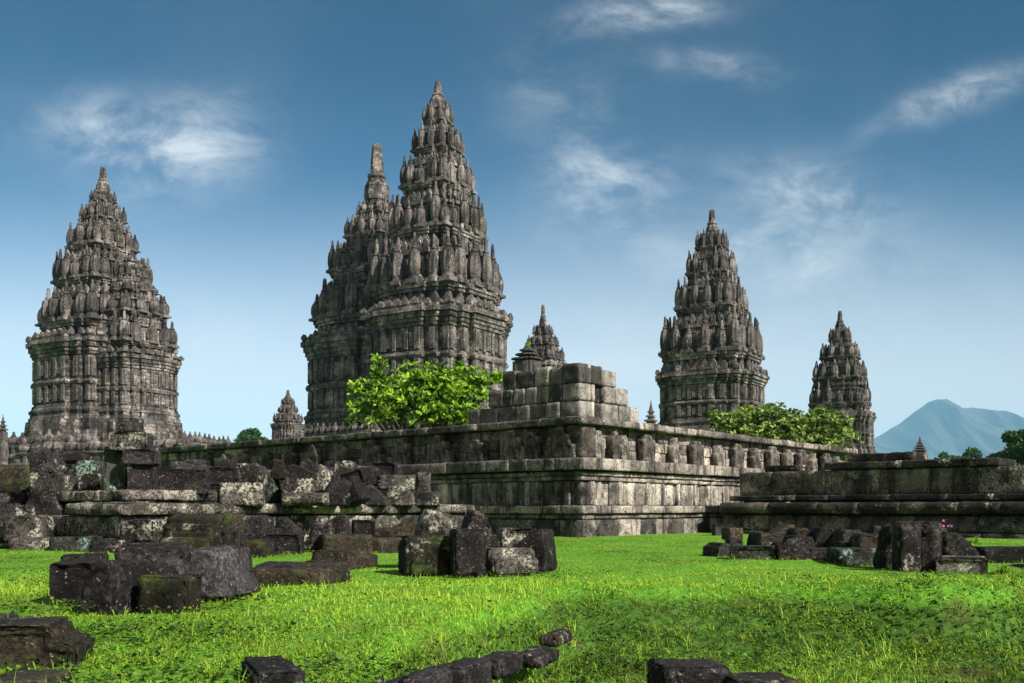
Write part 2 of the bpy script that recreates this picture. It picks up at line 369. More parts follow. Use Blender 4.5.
def antefix_block(wd, ht, th, broken, rnd, tone):
    """merlon slab: shoulders and a rounded or broken head"""
    bm, tl = new_bm()
    w2 = wd / 2
    if broken == 0: pf = [(-w2, 0), (w2, 0), (w2, .55 * ht), (.72 * w2, .62 * ht), (.66 * w2, .82 * ht), (.30 * w2, .95 * ht), (0, ht), (-.30 * w2, .95 * ht), (-.66 * w2, .82 * ht), (-.72 * w2, .62 * ht), (-w2, .55 * ht)]
    elif broken == 1: pf = [(-w2, 0), (w2, 0), (w2, .42 * ht), (.6 * w2, .45 * ht), (.55 * w2, .75 * ht), (.2 * w2, .72 * ht), (.1 * w2, ht), (-.4 * w2, .96 * ht), (-.5 * w2, .7 * ht), (-w2, .66 * ht)]
    else: pf = [(-w2, 0), (w2, 0), (w2, .8 * ht), (.4 * w2, .86 * ht), (.35 * w2, .97 * ht), (-.5 * w2, ht), (-.6 * w2, .84 * ht), (-w2, .8 * ht)]
    a = [bm.verts.new((x, -th / 2, z)) for x, z in pf]; b = [bm.verts.new((x, th / 2, z)) for x, z in pf]
    k = len(pf)
    for i in range(k): bm.faces.new((a[i], a[(i + 1) % k], b[(i + 1) % k], b[i]))
    bm.faces.new(a[::-1]); bm.faces.new(b)
    for v in bm.verts: v[tl] = tone
    bmesh.ops.recalc_face_normals(bm, faces=bm.faces[:])
    bmesh.ops.bevel(bm, geom=bm.edges[:], offset=.012, segments=1, affect='EDGES', clamp_overlap=True)
    rough(bm, .010, 6, rnd.uniform(0, 50), .1)
    return bm

def main_wall():
    C = Vector((1.5, 21.0, 0)); LL, LR = 18.0, 15.2
    t = link('terrace_wall', None, loc=(0, 0, 0))
    tag(t, 'long grey block terrace wall with its sharp corner at centre, carved posts along its frieze', 'wall')
    a = (t,)
    def tf(name, kind, out, z0, z1, depth, lens, seed, **k): return two_faced(t, name, M['wall'], C, nLf, nRf, LL, LR, kind, out, z0, z1, depth, lens, seed, **k)
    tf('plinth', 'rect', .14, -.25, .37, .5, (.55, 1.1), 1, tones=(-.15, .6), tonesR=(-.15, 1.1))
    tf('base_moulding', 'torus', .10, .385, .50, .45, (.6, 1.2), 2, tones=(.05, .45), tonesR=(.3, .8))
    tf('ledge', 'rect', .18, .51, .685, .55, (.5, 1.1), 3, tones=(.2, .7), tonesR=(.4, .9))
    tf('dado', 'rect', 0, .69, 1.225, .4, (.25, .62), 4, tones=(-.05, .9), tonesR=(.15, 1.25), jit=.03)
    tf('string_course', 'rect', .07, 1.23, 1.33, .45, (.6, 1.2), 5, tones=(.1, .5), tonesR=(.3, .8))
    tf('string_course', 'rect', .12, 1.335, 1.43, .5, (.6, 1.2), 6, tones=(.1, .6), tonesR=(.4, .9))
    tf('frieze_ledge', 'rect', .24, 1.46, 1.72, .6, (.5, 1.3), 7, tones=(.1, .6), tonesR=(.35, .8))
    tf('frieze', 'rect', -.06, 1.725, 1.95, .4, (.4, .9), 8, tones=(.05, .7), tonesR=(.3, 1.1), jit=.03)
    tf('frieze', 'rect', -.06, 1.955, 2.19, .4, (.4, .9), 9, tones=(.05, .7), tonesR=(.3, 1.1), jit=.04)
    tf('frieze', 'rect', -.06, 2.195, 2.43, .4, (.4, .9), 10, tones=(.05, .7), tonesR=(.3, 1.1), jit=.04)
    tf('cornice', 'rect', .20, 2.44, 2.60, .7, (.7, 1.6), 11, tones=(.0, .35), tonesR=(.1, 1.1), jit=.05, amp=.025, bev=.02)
    rnd = random.Random(3)
    # pilasters in the dado
    bm, tl = new_bm(); q = .3
    while q < LL - .5:
        prof_block(bm, C, dL, nLf, q, q + .13, rect(.05, -.1, .695, 1.22), rnd.uniform(.2, .7), tl); q += rnd.uniform(.7, 1.5)
    q = .3
    while q < LR - .5:
        prof_block(bm, C, dR, nRf, q, q + .13, rect(.05, -.1, .695, 1.22), rnd.uniform(.3, 1), tl); q += rnd.uniform(.6, 1.2)
    finish(bm, 'pilaster', M['wall'], t, .008, .006, .2, 12)
    # carved posts standing in the frieze
    for face, d, n, lst in ((0, dL, nLf, (205, 223, 241, 265, 288, 313, 340, 371, 400, 438, 476, 512, 530, 561)), (1, dR, nRf, (600, 616, 625, 649, 676, 699, 720, 740, 757, 774, 789, 803, 816, 828, 838))):
        for i, px in enumerate(lst):
            s = t_at(C + n * .15, d, px); pos = C + d * s + n * (rnd.uniform(.03, .08) if face == 0 else rnd.uniform(.03, .08))
            big = px in (371, 512, 561, 438)
            wd = rnd.uniform(.40, .52) if not big else .72
            if px in (616, 625): wd = .26
            elif face and i % 2 == 0: wd = .30
            elif face: wd = .52
            bm = antefix_block(wd, rnd.uniform(.52, .68) if not big else .70, .22, (2 if face and i % 2 else rnd.choice((0, 1, 2, 0))) if not big else 1, rnd, rnd.uniform(.0, .6) if face == 0 else rnd.uniform(.1, .9))
            o = link('carved_post', bm_mesh('post', bm, M['wall'], True), t, loc=(pos.x, pos.y, 1.715), rz=math.atan2(n.y, n.x) + math.pi / 2)
    # corner post
    bm, tl = new_bm(); prof_block(bm, C, dL, nLf, -.10, .34, rect(.10, -.4, 1.722, 2.435), .12, tl)
    finish(bm, 'corner_post', M['wall'], t, .02, .012, .14, 30)
    # earth fill
    bm = bmesh.new(); vs = []
    for z in (-.3, 2.34):
        for (p, q) in ((.36, .36), (.36, LR - .01), (LL - .01, LR - .01), (LL - .01, .36)):
            c = C + dL * p + dR * q; vs.append(bm.verts.new((c.x, c.y, z)))
    for f in ((3, 2, 1, 0), (4, 5, 6, 7), (0, 1, 5, 4), (1, 2, 6, 5), (2, 3, 7, 6), (3, 0, 4, 7)): bm.faces.new([vs[i] for i in f])
    bmesh.ops.recalc_face_normals(bm, faces=bm.faces[:])
    link('earth_fill', bm_mesh('earth_fill', bm, M['earth']), t)
    # stepped block parapet on the corner
    p = link('stepped_parapet', None); tag(p, 'stepped stack of squared grey blocks, three courses high, on the terrace wall corner', 'parapet')
    O = C - nLf * .10 - nRf * .10
    rows = [(2.605, 2.985, [468, 480, 498, 515, 530, 546, 560], [595, 604, 619, 631, 639.5]),
            (2.99, 3.37, [488, 503, 513, 525, 537, 548, 562], [595, 605, 616, 628]),
            (3.375, 3.80, [502, 516, 534, 549, 562], [588, 603, 617])]
    rnd = random.Random(8); mx = M['parapet']
    for r, (z0, z1, Lp, Rp) in enumerate(rows):
        ts = [t_at(O, dL, px) for px in Lp] + [0.0]
        for i in range(len(Lp)):
            bm, tl = new_bm(); j = rnd.uniform(-.02, .02)
            zz = z1 - (.05 if r == 2 and i % 2 else 0) + rnd.uniform(-.006, .0)
            prof_block(bm, O, dL, nLf, ts[i + 1] + .008, ts[i] - .008, rect(j, -.42, z0, zz), rnd.choice((.05,.25,.45,.6,.75)), tl)
            finish(bm, 'block', mx, p, .022, .014, .1, 40 + r * 10 + i)
        ts = [.426] + [t_at(O, dR, px) for px in Rp]
        for i in range(len(Rp)):
            bm, tl = new_bm(); j = rnd.uniform(-.02, .02) - (.12 if (r < 2 and i == 1 - (r > 0) * 0) else 0)
            zz = z1 + rnd.uniform(-.006, 0) - (.06 if r == 2 and i == 2 else 0)
            prof_block(bm, O, dR, nRf, ts[i] + .004, ts[i + 1] - .004, rect(j, -.42, z0, zz), rnd.uniform(.45, 1.05) if i != 1 else .0, tl)
            finish(bm, 'block', mx, p, .025, .014, .1, 80 + r * 10 + i)
main_wall()

def ruined_platform():
    C = Vector((-5.75, 14.6, 0)); t = link('ruined_platform', None)
    tag(t, 'low broken platform with lichen-spotted rounded moulding, loose stones heaped on it', 'platform')
    def tf(name, kind, out, z0, z1, depth, lens, seed, LL, LR, **k): return two_faced(t, name, M['ruin'], C, nLf, nRf, LL, LR, kind, out, z0, z1, depth, lens, seed, **k)
    tf('base_course', 'rect', .34, -.2, .17, .7, (.5, 1.0), 21, 4.9, 7.3, tones=(.2, .8), amp=.02)
    tf('base_course', 'rect', .26, .175, .50, .6, (.5, 1.1), 22, 4.9, 7.3, tones=(.3, .9), amp=.02)
    tf('rounded_moulding', 'torus', .36, .53, .70, .8, (.6, 1.2), 23, 1.35, 7.3, tones=(.4, .95), amp=.02, bev=.01)
    tf('upper_ledge', 'rect', .10, .74, .90, .6, (.4, 1.0), 24, 4.9, 1.6, tones=(.2, .9), amp=.025, bev=.02)
    bm = bmesh.new(); vs = []
    for z in (-.3, .69):
        for (p, q) in ((.2, .2), (.2, 7.25), (4.85, 7.25), (4.85, .2)):
            c = C + dL * p + dR * q; vs.append(bm.verts.new((c.x, c.y, z)))
    for f in ((3, 2, 1, 0), (4, 5, 6, 7), (0, 1, 5, 4), (1, 2, 6, 5), (2, 3, 7, 6), (3, 0, 4, 7)): bm.faces.new([vs[i] for i in f])
    bmesh.ops.recalc_face_normals(bm, faces=bm.faces[:])
    link('rubble_core', bm_mesh('core', bm, M['platform']), t)
ruined_platform()

def right_platform():
    C = Vector((5.62, 24.2, 0)); t = link('stone_platform', None)
    tag(t, 'long dark stained stone platform with slab top and rounded moulding, running off the right edge', 'platform')
    d = -dL; n = nLf            # runs towards the camera on the right
    LL = 11.0
    def rn(name, pf, lens, seed, t0=0.0, t1=LL, tones=(.1, .8), skip=0, amp=.015, jit=.012, bev=.018):
        rnd = random.Random(seed); bm, tl = new_bm(); run(bm, tl, rnd, C, d, n, t0, t1, pf, lens, jit, tones, skip); return finish(bm, name, M['platform'], t, bev, amp, .18, seed)
    rn('base_course', rect(.40, -.4, -.2, .10), (.7, 1.4), 51, -.55)
    rn('sloping_course', slope(.36, .20, -.4, .11, .46), (.8, 1.6), 52, -.25, tones=(-.1, 1.6))
    rn('rounded_moulding', torus(.42, -.4, .50, .76), (.8, 1.6), 53, -.3, tones=(-.1, .45))
    rn('moulding', rect(.26, -.4, .80, .93), (.8, 1.5), 54, -.1, tones=(-.2, .2))
    rn('panel_course', rect(.12, -.4, .935, 1.50), (.8, 1.5), 55, .1, tones=(.3, 1.7), jit=.02)
    rn('top_slab', rect(.20, -1.2, 1.52, 1.68), (.9, 1.8), 56, t_at(C + n * .2, d, 824), t_at(C + n * .2, d, 999), tones=(.0, .3), amp=.02)
    rn('top_slab', rect(-.15, -1.1, 1.69, 1.88), (.9, 1.5), 57, t_at(C - n * .15, d, 848), t_at(C - n * .15, d, 915), tones=(.0, .25), amp=.02)
    rn('top_slab', rect(-.05, -.7, 1.51, 1.66), (.5, .9), 58, .7, 1.6, tones=(.0, .25), amp=.02)
    bm = bmesh.new(); vs = []
    for z in (-.3, 1.49):
        for (p, q) in ((.12, .1), (LL - .02, .1), (LL - .02, 3.2), (.12, 3.2)):
            c = C + d * p - n * q; vs.append(bm.verts.new((c.x, c.y, z)))
    for f in ((3, 2, 1, 0), (4, 5, 6, 7), (0, 1, 5, 4), (1, 2, 6, 5), (2, 3, 7, 6), (3, 0, 4, 7)): bm.faces.new([vs[i] for i in f])
    bmesh.ops.recalc_face_normals(bm, faces=bm.faces[:])
    link('rubble_core', bm_mesh('core', bm, M['platform']), t)
right_platform()

# ------------------------------------------------------------------ temple towers
STAIR = [(1.0, .40), (.91, .40), (.91, .62), (.82, .62), (.82, .82)]
def ring(s, o, stair=STAIR):
    q = [(x * s + o, y * s + o) for x, y in stair]
    q = q + [(y, x) for x, y in q[-2::-1]]
    pts = []
    for k in range(4):
        c, sn = (1, 0, -1, 0)[k], (0, 1, 0, -1)[k]
        pts += [(x * c - y * sn, x * sn + y * c) for x, y in q]
    return pts
def loft(bm, prof, cx=0, cy=0, stair=STAIR, cap=True, sx=1.0, sy=1.0):
    prev = None
    for z, s, o in prof:
        r = [bm.verts.new((cx + x * sx, cy + y * sy, z)) for x, y in ring(s, o, stair)]
        k = len(r)
        if prev:
            for i in range(k): bm.faces.new((prev[i], prev[(i + 1) % k], r[(i + 1) % k], r[i]))
        elif cap: bm.faces.new(r[::-1])
        prev = r
    if cap: bm.faces.new(prev)
def box(bm, x0, x1, y0, y1, z0, z1):
    m = Matrix.Translation(((x0 + x1) / 2, (y0 + y1) / 2, (z0 + z1) / 2)) @ Matrix.Diagonal((x1 - x0, y1 - y0, z1 - z0, 1))
    bmesh.ops.create_cube(bm, size=1, matrix=m)
def lathe(bm, prof, seg=12, rib=0.0, ribz=(0, 0), cx=0, cy=0, z=0):
    prev = None
    for zz, r in prof:
        rr = []
        for i in range(seg):
            a = 2 * math.pi * i / seg
            q = r * (1 - rib) if (i % 2 and ribz[0] <= zz <= ribz[1]) else r
            rr.append(bm.verts.new((cx + q * math.cos(a), cy + q * math.sin(a), z + zz)))
        if prev:
            for i in range(seg): bm.faces.new((prev[i], prev[(i + 1) % seg], rr[(i + 1) % seg], rr[i]))
        else: bm.faces.new(rr[::-1])
        prev = rr
    bm.faces.new(prev)
def ratna_mesh():
    bm = bmesh.new()
    box(bm, -.5, .5, -.5, .5, 0, .22)
    lathe(bm, [(.22, .46), (.34, .48), (.36, .38), (.42, .40), (.50, .47), (.8, .52), (1.15, .50), (1.42, .44), (1.62, .34), (1.70, .20), (1.74, .26), (1.82, .26), (1.86, .16), (2.1, .15), (2.4, .11), (2.5, .07)], 16, .13, (.45, 1.6))
    return bm_mesh('ratna', bm, M['finial'])
RATNA = ratna_mesh()
def staircoord(y):
    a = abs(y); return 1.0 if a < .42 else (.91 if a < .64 else .82)
RINGS = {5: (-.82, -.5, -.17, .17, .5, .82), 4: (-.82, -.52, -.18, .18, .52, .82), 3: (-.82, -.45, 0, .45, .82), 2: (-.82, -.25, .25, .82), 1: (-.82, 0, .82)}
def relief(bm, s, z0, z1, rnd, sx=1.0, sy=1.0, cx=0.0, cy=0.0, n=3):
    """pilasters and carved panels on the flat faces between mouldings"""
    d = .035 * s
    for k in range(4):
        c, sn = (1, 0, -1, 0)[k], (0, 1, 0, -1)[k]
        for yc, x in ((-.34, 1.0), (-.12, 1.0), (.12, 1.0), (.34, 1.0), (-.56, .91), (.56, .91), (-.77, .82), (.77, .82)):
            wd = .045 if abs(abs(yc) - .12) > .02 else .035
            p = [(x * s - .02, (yc - wd) * s), (x * s + d, (yc + wd) * s)]
            q = [(a * c - b * sn, a * sn + b * c) for a, b in p]
            box(bm, min(q[0][0], q[1][0]) + cx, max(q[0][0], q[1][0]) + cx, min(q[0][1], q[1][1]) + cy, max(q[0][1], q[1][1]) + cy, z0, z1)
        for yc, x, hw in ((-.23, 1.0, .05), (0, 1.0, .06), (.23, 1.0, .05), (-.49, .91, .035), (.49, .91, .035)):
            hh = (z1 - z0); p = [(x * s - .02, (yc - hw) * s), (x * s + d * .6, (yc + hw) * s)]
            q = [(a * c - b * sn, a * sn + b * c) for a, b in p]
            box(bm, min(q[0][0], q[1][0]) + cx, max(q[0][0], q[1][0]) + cx, min(q[0][1], q[1][1]) + cy, max(q[0][1], q[1][1]) + cy, z0 + .12 * hh, z0 + .78 * hh)
def teeth(bm, s, o, z, h, n, rnd, cx=0.0, cy=0.0):
    """small upright antefix leaves along a cornice"""
    for k in range(4):
        c, sn = (1, 0, -1, 0)[k], (0, 1, 0, -1)[k]
        for i in range(n):
            y = -.86 + 1.72 * i / (n - 1); x = staircoord(y * .97)
            if rnd.random() < .12: continue
            hh = h * rnd.uniform(.7, 1.15); X = x * s + o - .02 * s; wd = .72 * s * .9 / n
            a = Vector((X * c - (y * s) * sn + cx, X * sn + y * s * c + cy, 0)); tn = Vector((-sn, c, 0)); nn = Vector((c, sn, 0))
            pts = [(-wd, 0), (wd, 0), (wd, .5), (0, 1.0), (-wd, .5)]
            f = [bm.verts.new(a + tn * p + nn * .035 * s + Vector((0, 0, z + q * hh))) for p, q in pts]
            b = [bm.verts.new(a + tn * p - nn * .02 * s + Vector((0, 0, z + q * hh))) for p, q in pts]
            bm.faces.new(f); bm.faces.new(b[::-1])
            for i2 in range(5): bm.faces.new((f[i2], b[i2], b[(i2 + 1) % 5], f[(i2 + 1) % 5]))
def fin(bm, name, parent, m='tower', jit=.03):
    bmesh.ops.recalc_face_normals(bm, faces=bm.faces[:])
    for v in bm.verts:
        p = v.co * 1.7; v.co += Vector((noise.noise(p), noise.noise(p + Vector((9, 0, 0))), noise.noise(p + Vector((0, 9, 0))))) * jit
    return link(name, bm_mesh(name, bm, M[m]), parent)
BODY = [(0, .07), (.05, .07), (.05, .05), (.09, .05), (.10, .065), (.13, .065), (.15, .03), (.19, .02), (.20, .0), (.42, 0), (.42, .03), (.45, .045), (.48, .03), (.50, .0), (.76, 0), (.77, .025), (.80, .025), (.81, .045), (.85, .045), (.86, .07), (.91, .07), (.92, .10), (.97, .10), (.98, .08), (1, .08)]
def roof_tier(parent, z0, z1, s, s_next, nr, rnd, jit, cx=0.0, cy=0.0, scale_r=1.0):
    """low carved wall, ledge, ring of ribbed finials round a recessed core"""
    h = z1 - z0; zb = z0 + .36 * h
    bm = bmesh.new(); b = .875
    loft(bm, [(z0 - .02, s * b, .03 * s), (z0 + .05 * h, s * b, .03 * s), (z0 + .06 * h, s * b, 0), (z0 + .22 * h, s * b, 0), (z0 + .23 * h, s * b, .05 * s), (z0 + .28 * h, s * b, .05 * s), (z0 + .29 * h, s * b, .07 * s), (zb, s * b, .07 * s),
              (zb, s * .77, 0), (z0 + .80 * h, s * .75, 0), (z0 + .81 * h, s * .68, .04 * s), (z0 + .86 * h, s * .68, .04 * s), (z0 + .87 * h, s * .68, .08 * s), (z0 + .94 * h, s * .68, .08 * s), (z0 + .94 * h, s * .62, 0), (z1 + .03, s * .62, 0)], cx, cy)
    relief(bm, s * b, z0 + .06 * h, z0 + .22 * h, rnd, cx=cx, cy=cy)
    relief(bm, s * .76, zb, z0 + .80 * h, rnd, cx=cx, cy=cy)
    teeth(bm, s * b, .05 * s, z0 + .02 * h, .17 * h, 9, rnd, cx, cy)
    teeth(bm, s * b, .03 * s, zb - .01, .12 * h, 11, rnd, cx, cy)
    teeth(bm, s * .68, .05 * s, z0 + .93 * h, .20 * h, 9, rnd, cx, cy)
    fin(bm, 'roof_tier', parent, jit=jit)
    pos = []
    L = RINGS[nr]
    for k in range(4):
        c, sn = (1, 0, -1, 0)[k], (0, 1, 0, -1)[k]
        for y in L[:-1]:
            x = staircoord(y) * .87; yy = y if abs(y) < .8 else y * .90
            if abs(y) > .8: x = .90 * .82
            pos.append(((x * c - yy * sn) * s + cx, (x * sn + yy * c) * s + cy))
    dens = {5: .112, 4: .115, 3: .14, 2: .17, 1: .22}[nr] * s * scale_r
    for (x, y) in pos:
        o = link('finial', RATNA, parent, loc=(x, y, zb - .02), rz=rnd.uniform(-.1, .1))
        hh = (.36 + .30) * h / 2.5 * rnd.uniform(.93, 1.1) * 1.22
        if rnd.random() < .2: hh *= rnd.uniform(.6, .8)
        o.scale = (dens * 2 * rnd.uniform(.92, 1.06), dens * 2 * rnd.uniform(.92, 1.06), hh)
def proj(px, rot):
    v = Vector(((px - 512) / F, 1, 0)).normalized(); p = Vector((v.y, -v.x))
    return max(abs(Vector((x * math.cos(rot) - y * math.sin(rot), x * math.sin(rot) + y * math.cos(rot))).dot(p)) for x, y in ring(1, 0))
ROT = math.atan2(.848, .53)
def tower(label, px, Y, ybase, ycor, body_half, tiers, ytop, crown, ground_y, name='temple_tower', group=None, porch=None, plat=None, rot=ROT, seed=1, jit=.05, rings=None):
    rnd = random.Random(seed); k = Y / F
    X = (px - 512) * k; Z = lambda py: EZ + (HY - py) * k
    pr = proj(px, rot)
    t = link(name, None, loc=(X, Y, 0), rz=rot); tag(t, label, 'temple', group)
    S = body_half * k / pr / 1.10
    zb, zc = Z(ybase), Z(ycor)
    bm = bmesh.new(); loft(bm, [(zb + f * (zc - zb), S, o * S) for f, o in BODY])
    relief(bm, S, zb + .22 * (zc - zb), zb + .41 * (zc - zb), rnd); relief(bm, S, zb + .51 * (zc - zb), zb + .75 * (zc - zb), rnd)
    teeth(bm, S, .085 * S, zc - .01, .07 * (zc - zb), 11, rnd)
    fin(bm, 'body', t, jit=jit)
    # stepped base down to the ground
    bm = bmesh.new(); z0 = -.3
    loft(bm, [(z0, S * 1.35, 0), (zb * .55, S * 1.35, 0), (zb * .55, S * 1.2, .06 * S), (zb * .8, S * 1.2, .06 * S), (zb * .82, S * 1.15, 0), (zb, S * 1.12, 0)])
    fin(bm, 'base', t, jit=jit)
    ys = [ycor] + [a for a, _ in tiers]
    for i, (y1, hp) in enumerate(tiers):
        s = hp * k / pr * .97
        nxt = tiers[i + 1][1] * k / pr if i + 1 < len(tiers) else s * .5
        roof_tier(t, Z(ys[i]), Z(y1), s, nxt, (rings or (5, 4, 3, 2, 1, 1))[i], rnd, jit * .8)
    # crown: ribbed bulb and a plain blunt shaft
    zt = Z(ytop); z1 = Z(ys[-1]); h = zt - z1; r = crown * k
    bm = bmesh.new(); sb = tiers[-1][1] * k / pr * .62
    lathe(bm, [(-.05 * h, sb), (.06 * h, sb), (.06 * h, r * 1.15), (.14 * h, r * 1.25), (.30 * h, r * 1.15), (.42 * h, r * .8), (.45 * h, r * .9), (.50 * h, r * .85), (.51 * h, r * .62), (.75 * h, r * .58), (.96 * h, r * .46), (h, r * .36)], 16, .1, (.1 * h, .4 * h), z=z1)
    fin(bm, 'crown', t, jit=jit * .4)
    if porch: 
        # projecting bay with its own lower roof
        (w_, out_, ycor2, tr2, top2) = porch
        pz = Z(ycor2); bm = bmesh.new(); s2 = S * w_; cx = 0; cy = -S * out_
        loft(bm, [(zb + f * (pz - zb), s2, o * s2) for f, o in BODY], cx=cx, cy=cy)
        relief(bm, s2, zb + .22 * (pz - zb), zb + .41 * (pz - zb), rnd, cx=cx, cy=cy); relief(bm, s2, zb + .51 * (pz - zb), zb + .75 * (pz - zb), rnd, cx=cx, cy=cy)
        teeth(bm, s2, .12 * s2, pz - .01, .08 * (pz - zb), 7, rnd, cx, cy)
        fin(bm, 'porch', t, jit=jit)
        bm = bmesh.new(); loft(bm, [(-.3, s2 * 1.35, 0), (zb * .6, s2 * 1.35, 0), (zb * .6, s2 * 1.2, 0), (zb, s2 * 1.12, 0)], cx=cx, cy=cy); fin(bm, 'porch_base', t, jit=jit)
        yy = [ycor2] + [a for a, _ in tr2]
        for i, (y1, f) in enumerate(tr2): roof_tier(t, Z(yy[i]), Z(y1), s2 * f, 0, (3, 2, 1, 1)[i], rnd, jit * .7, cx=cx, cy=cy, scale_r=1.0)
        bm = bmesh.new(); z1 = Z(yy[-1]); hh = Z(top2) - z1; r2 = s2 * .3
        lathe(bm, [(-.1, r2), (.1 * hh, r2 * 1.1), (.3 * hh, r2), (.42 * hh, r2 * .6), (.5 * hh, r2 * .7), (.55 * hh, r2 * .4), (hh, r2 * .2)], 12, .1, (.1, .4 * hh), cx=cx, cy=cy, z=z1)
        fin(bm, 'porch_crown', t, jit=.02)
    return t
tower('wide dark temple tower at far left with a lower bay projecting towards the lawn', 103, 94, 424, 345, 69, [(300, 62), (262, 48), (230, 34), (208, 22), (193, 12)], 167, 5.5, 440,
      porch=(.67, .79, 362, [(330, 1.0), (305, .80), (287, .55), (274, .32)], 262), seed=2)
tower('tallest central temple tower with a slender spire, rising behind the leafy green shrub', 438, 110, 402, 317, 75, [(256, 69), (206, 51), (166, 38), (134, 26), (108, 15)], 82, 7, 440, seed=3)
tower('temple tower with thick blunt crown, left of the tallest tower and partly behind it', 377, 124, 430, 343, 73, [(290, 67), (250, 50), (222, 33), (205, 20)], 145, 10.5, 440, seed=4)
tower('isolated temple tower with slender spire right of centre, behind the end of the terrace wall', 712, 107, 432, 376, 55, [(326, 53), (287, 38), (258, 26), (236, 16.5)], 210, 5.5, 440, seed=5)
tower('smaller temple tower at right, between the olive shrub and the volcano', 840, 120, 452, 416, 34, [(388, 32), (366, 28), (347, 20), (331, 11)], 311, 4, 440, seed=6, rings=(4, 3, 2, 1))
tower('small far temple spire showing just left of the stepped parapet top', 543, 125, 398, 366, 28, [(350, 22), (338, 16), (327, 10)], 305, 3.2, 440, seed=7, jit=.03, rings=(3, 2, 1), name='small_temple')
tower('small shrine tower left of the blunt-crowned temple, just above the wall top', 288, 88, 446, 425, 17, [(415, 15), (406, 10), (399, 6.5)], 390, 2.6, 440, seed=8, jit=.02, rings=(3, 2, 1), name='small_temple')

def pinnacle(label, px, Y, y0, ytop, half, tiers, rot=ROT, flare=1.0):
    k = Y / F; zt = EZ + (HY - ytop) * k; zb = EZ + (HY - y0) * k; h = zt - zb; s = half * k / 1.3
    t = link('stone_pinnacle', None, loc=((px - 512) * k, Y, 0), rz=rot); tag(t, label, 'pinnacle')
    ST = [(1, .6), (.86, .6), (.86, .86)]
    bm = bmesh.new(); loft(bm, [(-.3, s * 1.0, 0), (zb, s * 1.0, 0)], stair=ST); fin(bm, 'shaft', t, 'finial', .015)
    bm = bmesh.new(); pf = []; z = zb
    for i in range(tiers):
        f = 1 - .78 * i / tiers; hh = h * .62 / tiers
        pf += [(z, s * f * .72, 0), (z + .45 * hh, s * f * .72, 0), (z + .5 * hh, s * f * 1.1, 0), (z + .8 * hh, s * f * 1.1, 0), (z + hh, s * f * .7, 0)]; z += hh
    loft(bm, pf, stair=ST); fin(bm, 'tiered_roof', t, 'finial', .02)
    bm = bmesh.new(); lathe(bm, [(-.02, s * .25), (.12 * (zt - z), s * .3), (.3 * (zt - z), s * .18), (.36 * (zt - z), s * .24), (.5 * (zt - z), s * .14), (zt - z, s * .04)], 10, z=z); fin(bm, 'spire', t, 'finial', .01)
    return t
pinnacle('dark tiered pinnacle above the wall just left of the isolated temple tower', 651, 60, 428, 400, 9, 4)
pinnacle('squat dark tiered cap with a weed on it, above the stepped parapet at its left', 527, 60, 362, 341, 16, 3)
pinnacle('small tiered pinnacle standing behind the slab top of the right platform, below the volcano', 920, 40, 452, 436, 8, 4)
pinnacle('thin pinnacle at the extreme left edge beside the balustrade', 3, 72, 432, 414, 5, 3)

# balustrades of small finials on the temple bases
def balustrade(label, x0, x1, Y0, Y1, ytop, yrail, n, size=1.0, rail_h=2.2):
    A = P(x0, yrail, Y0); B = P(x1, yrail, Y1); L = (B - A).to_2d().length; d = Vector(((B - A).x, (B - A).y, 0)).normalized()
    t = link('balustrade', None, loc=(A.x, A.y, A.z), rz=math.atan2(d.y, d.x)); tag(t, label, 'balustrade')
    sl = (B.z - A.z)
    bm = bmesh.new(); rnd = random.Random(int(x0 + 999))
    zr = min(0, sl)
    box(bm, -.5, L + .5, -.5, .9, -A.z - .3, zr - 1.5); box(bm, -.4, L + .4, -.35, .8, zr - 1.5, zr - 1.0); box(bm, -.5, L + .5, -.5, .9, zr - 1.0, zr - .7); box(bm, -.4, L + .4, -.3, .7, zr - .7, zr - .12); box(bm, -.45, L + .45, -.42, .8, zr - .12, zr)
    q = 0
    while q < L: box(bm, q, q + .35, -.42, -.28, zr - .69, zr - .14); q += .8
    fin(bm, 'rail_wall', t, jit=.04)
    hh = (yrail - ytop) * (Y0 + Y1) / 2 / F
    for i in range(n):
        o = link('finial', RATNA, t, loc=(L * (i + .5) / n, rnd.uniform(-.05, .05), zr - .02)); s = hh / 2.5 * rnd.uniform(.85, 1.1)
        w_ = min(L / n * .46, hh * .36) * 2 * size; o.scale = (w_, w_, s)
    return t
balustrade('finial-topped balustrade in front of the left temple tower foot, left part', -8, 92, 84, 78, 428, 443, 11)
balustrade('near balustrade with stout finials across the left temple tower foot', 20, 190, 76, 70, 432, 450, 14, 1.1)
balustrade('row of thin finials above the wall, right of the left temple tower', 182, 230, 84, 92, 430, 442, 10, .8)
balustrade('dark low balustrade between the small shrine tower and the leafy green shrub', 297, 372, 96, 88, 419, 430, 12)

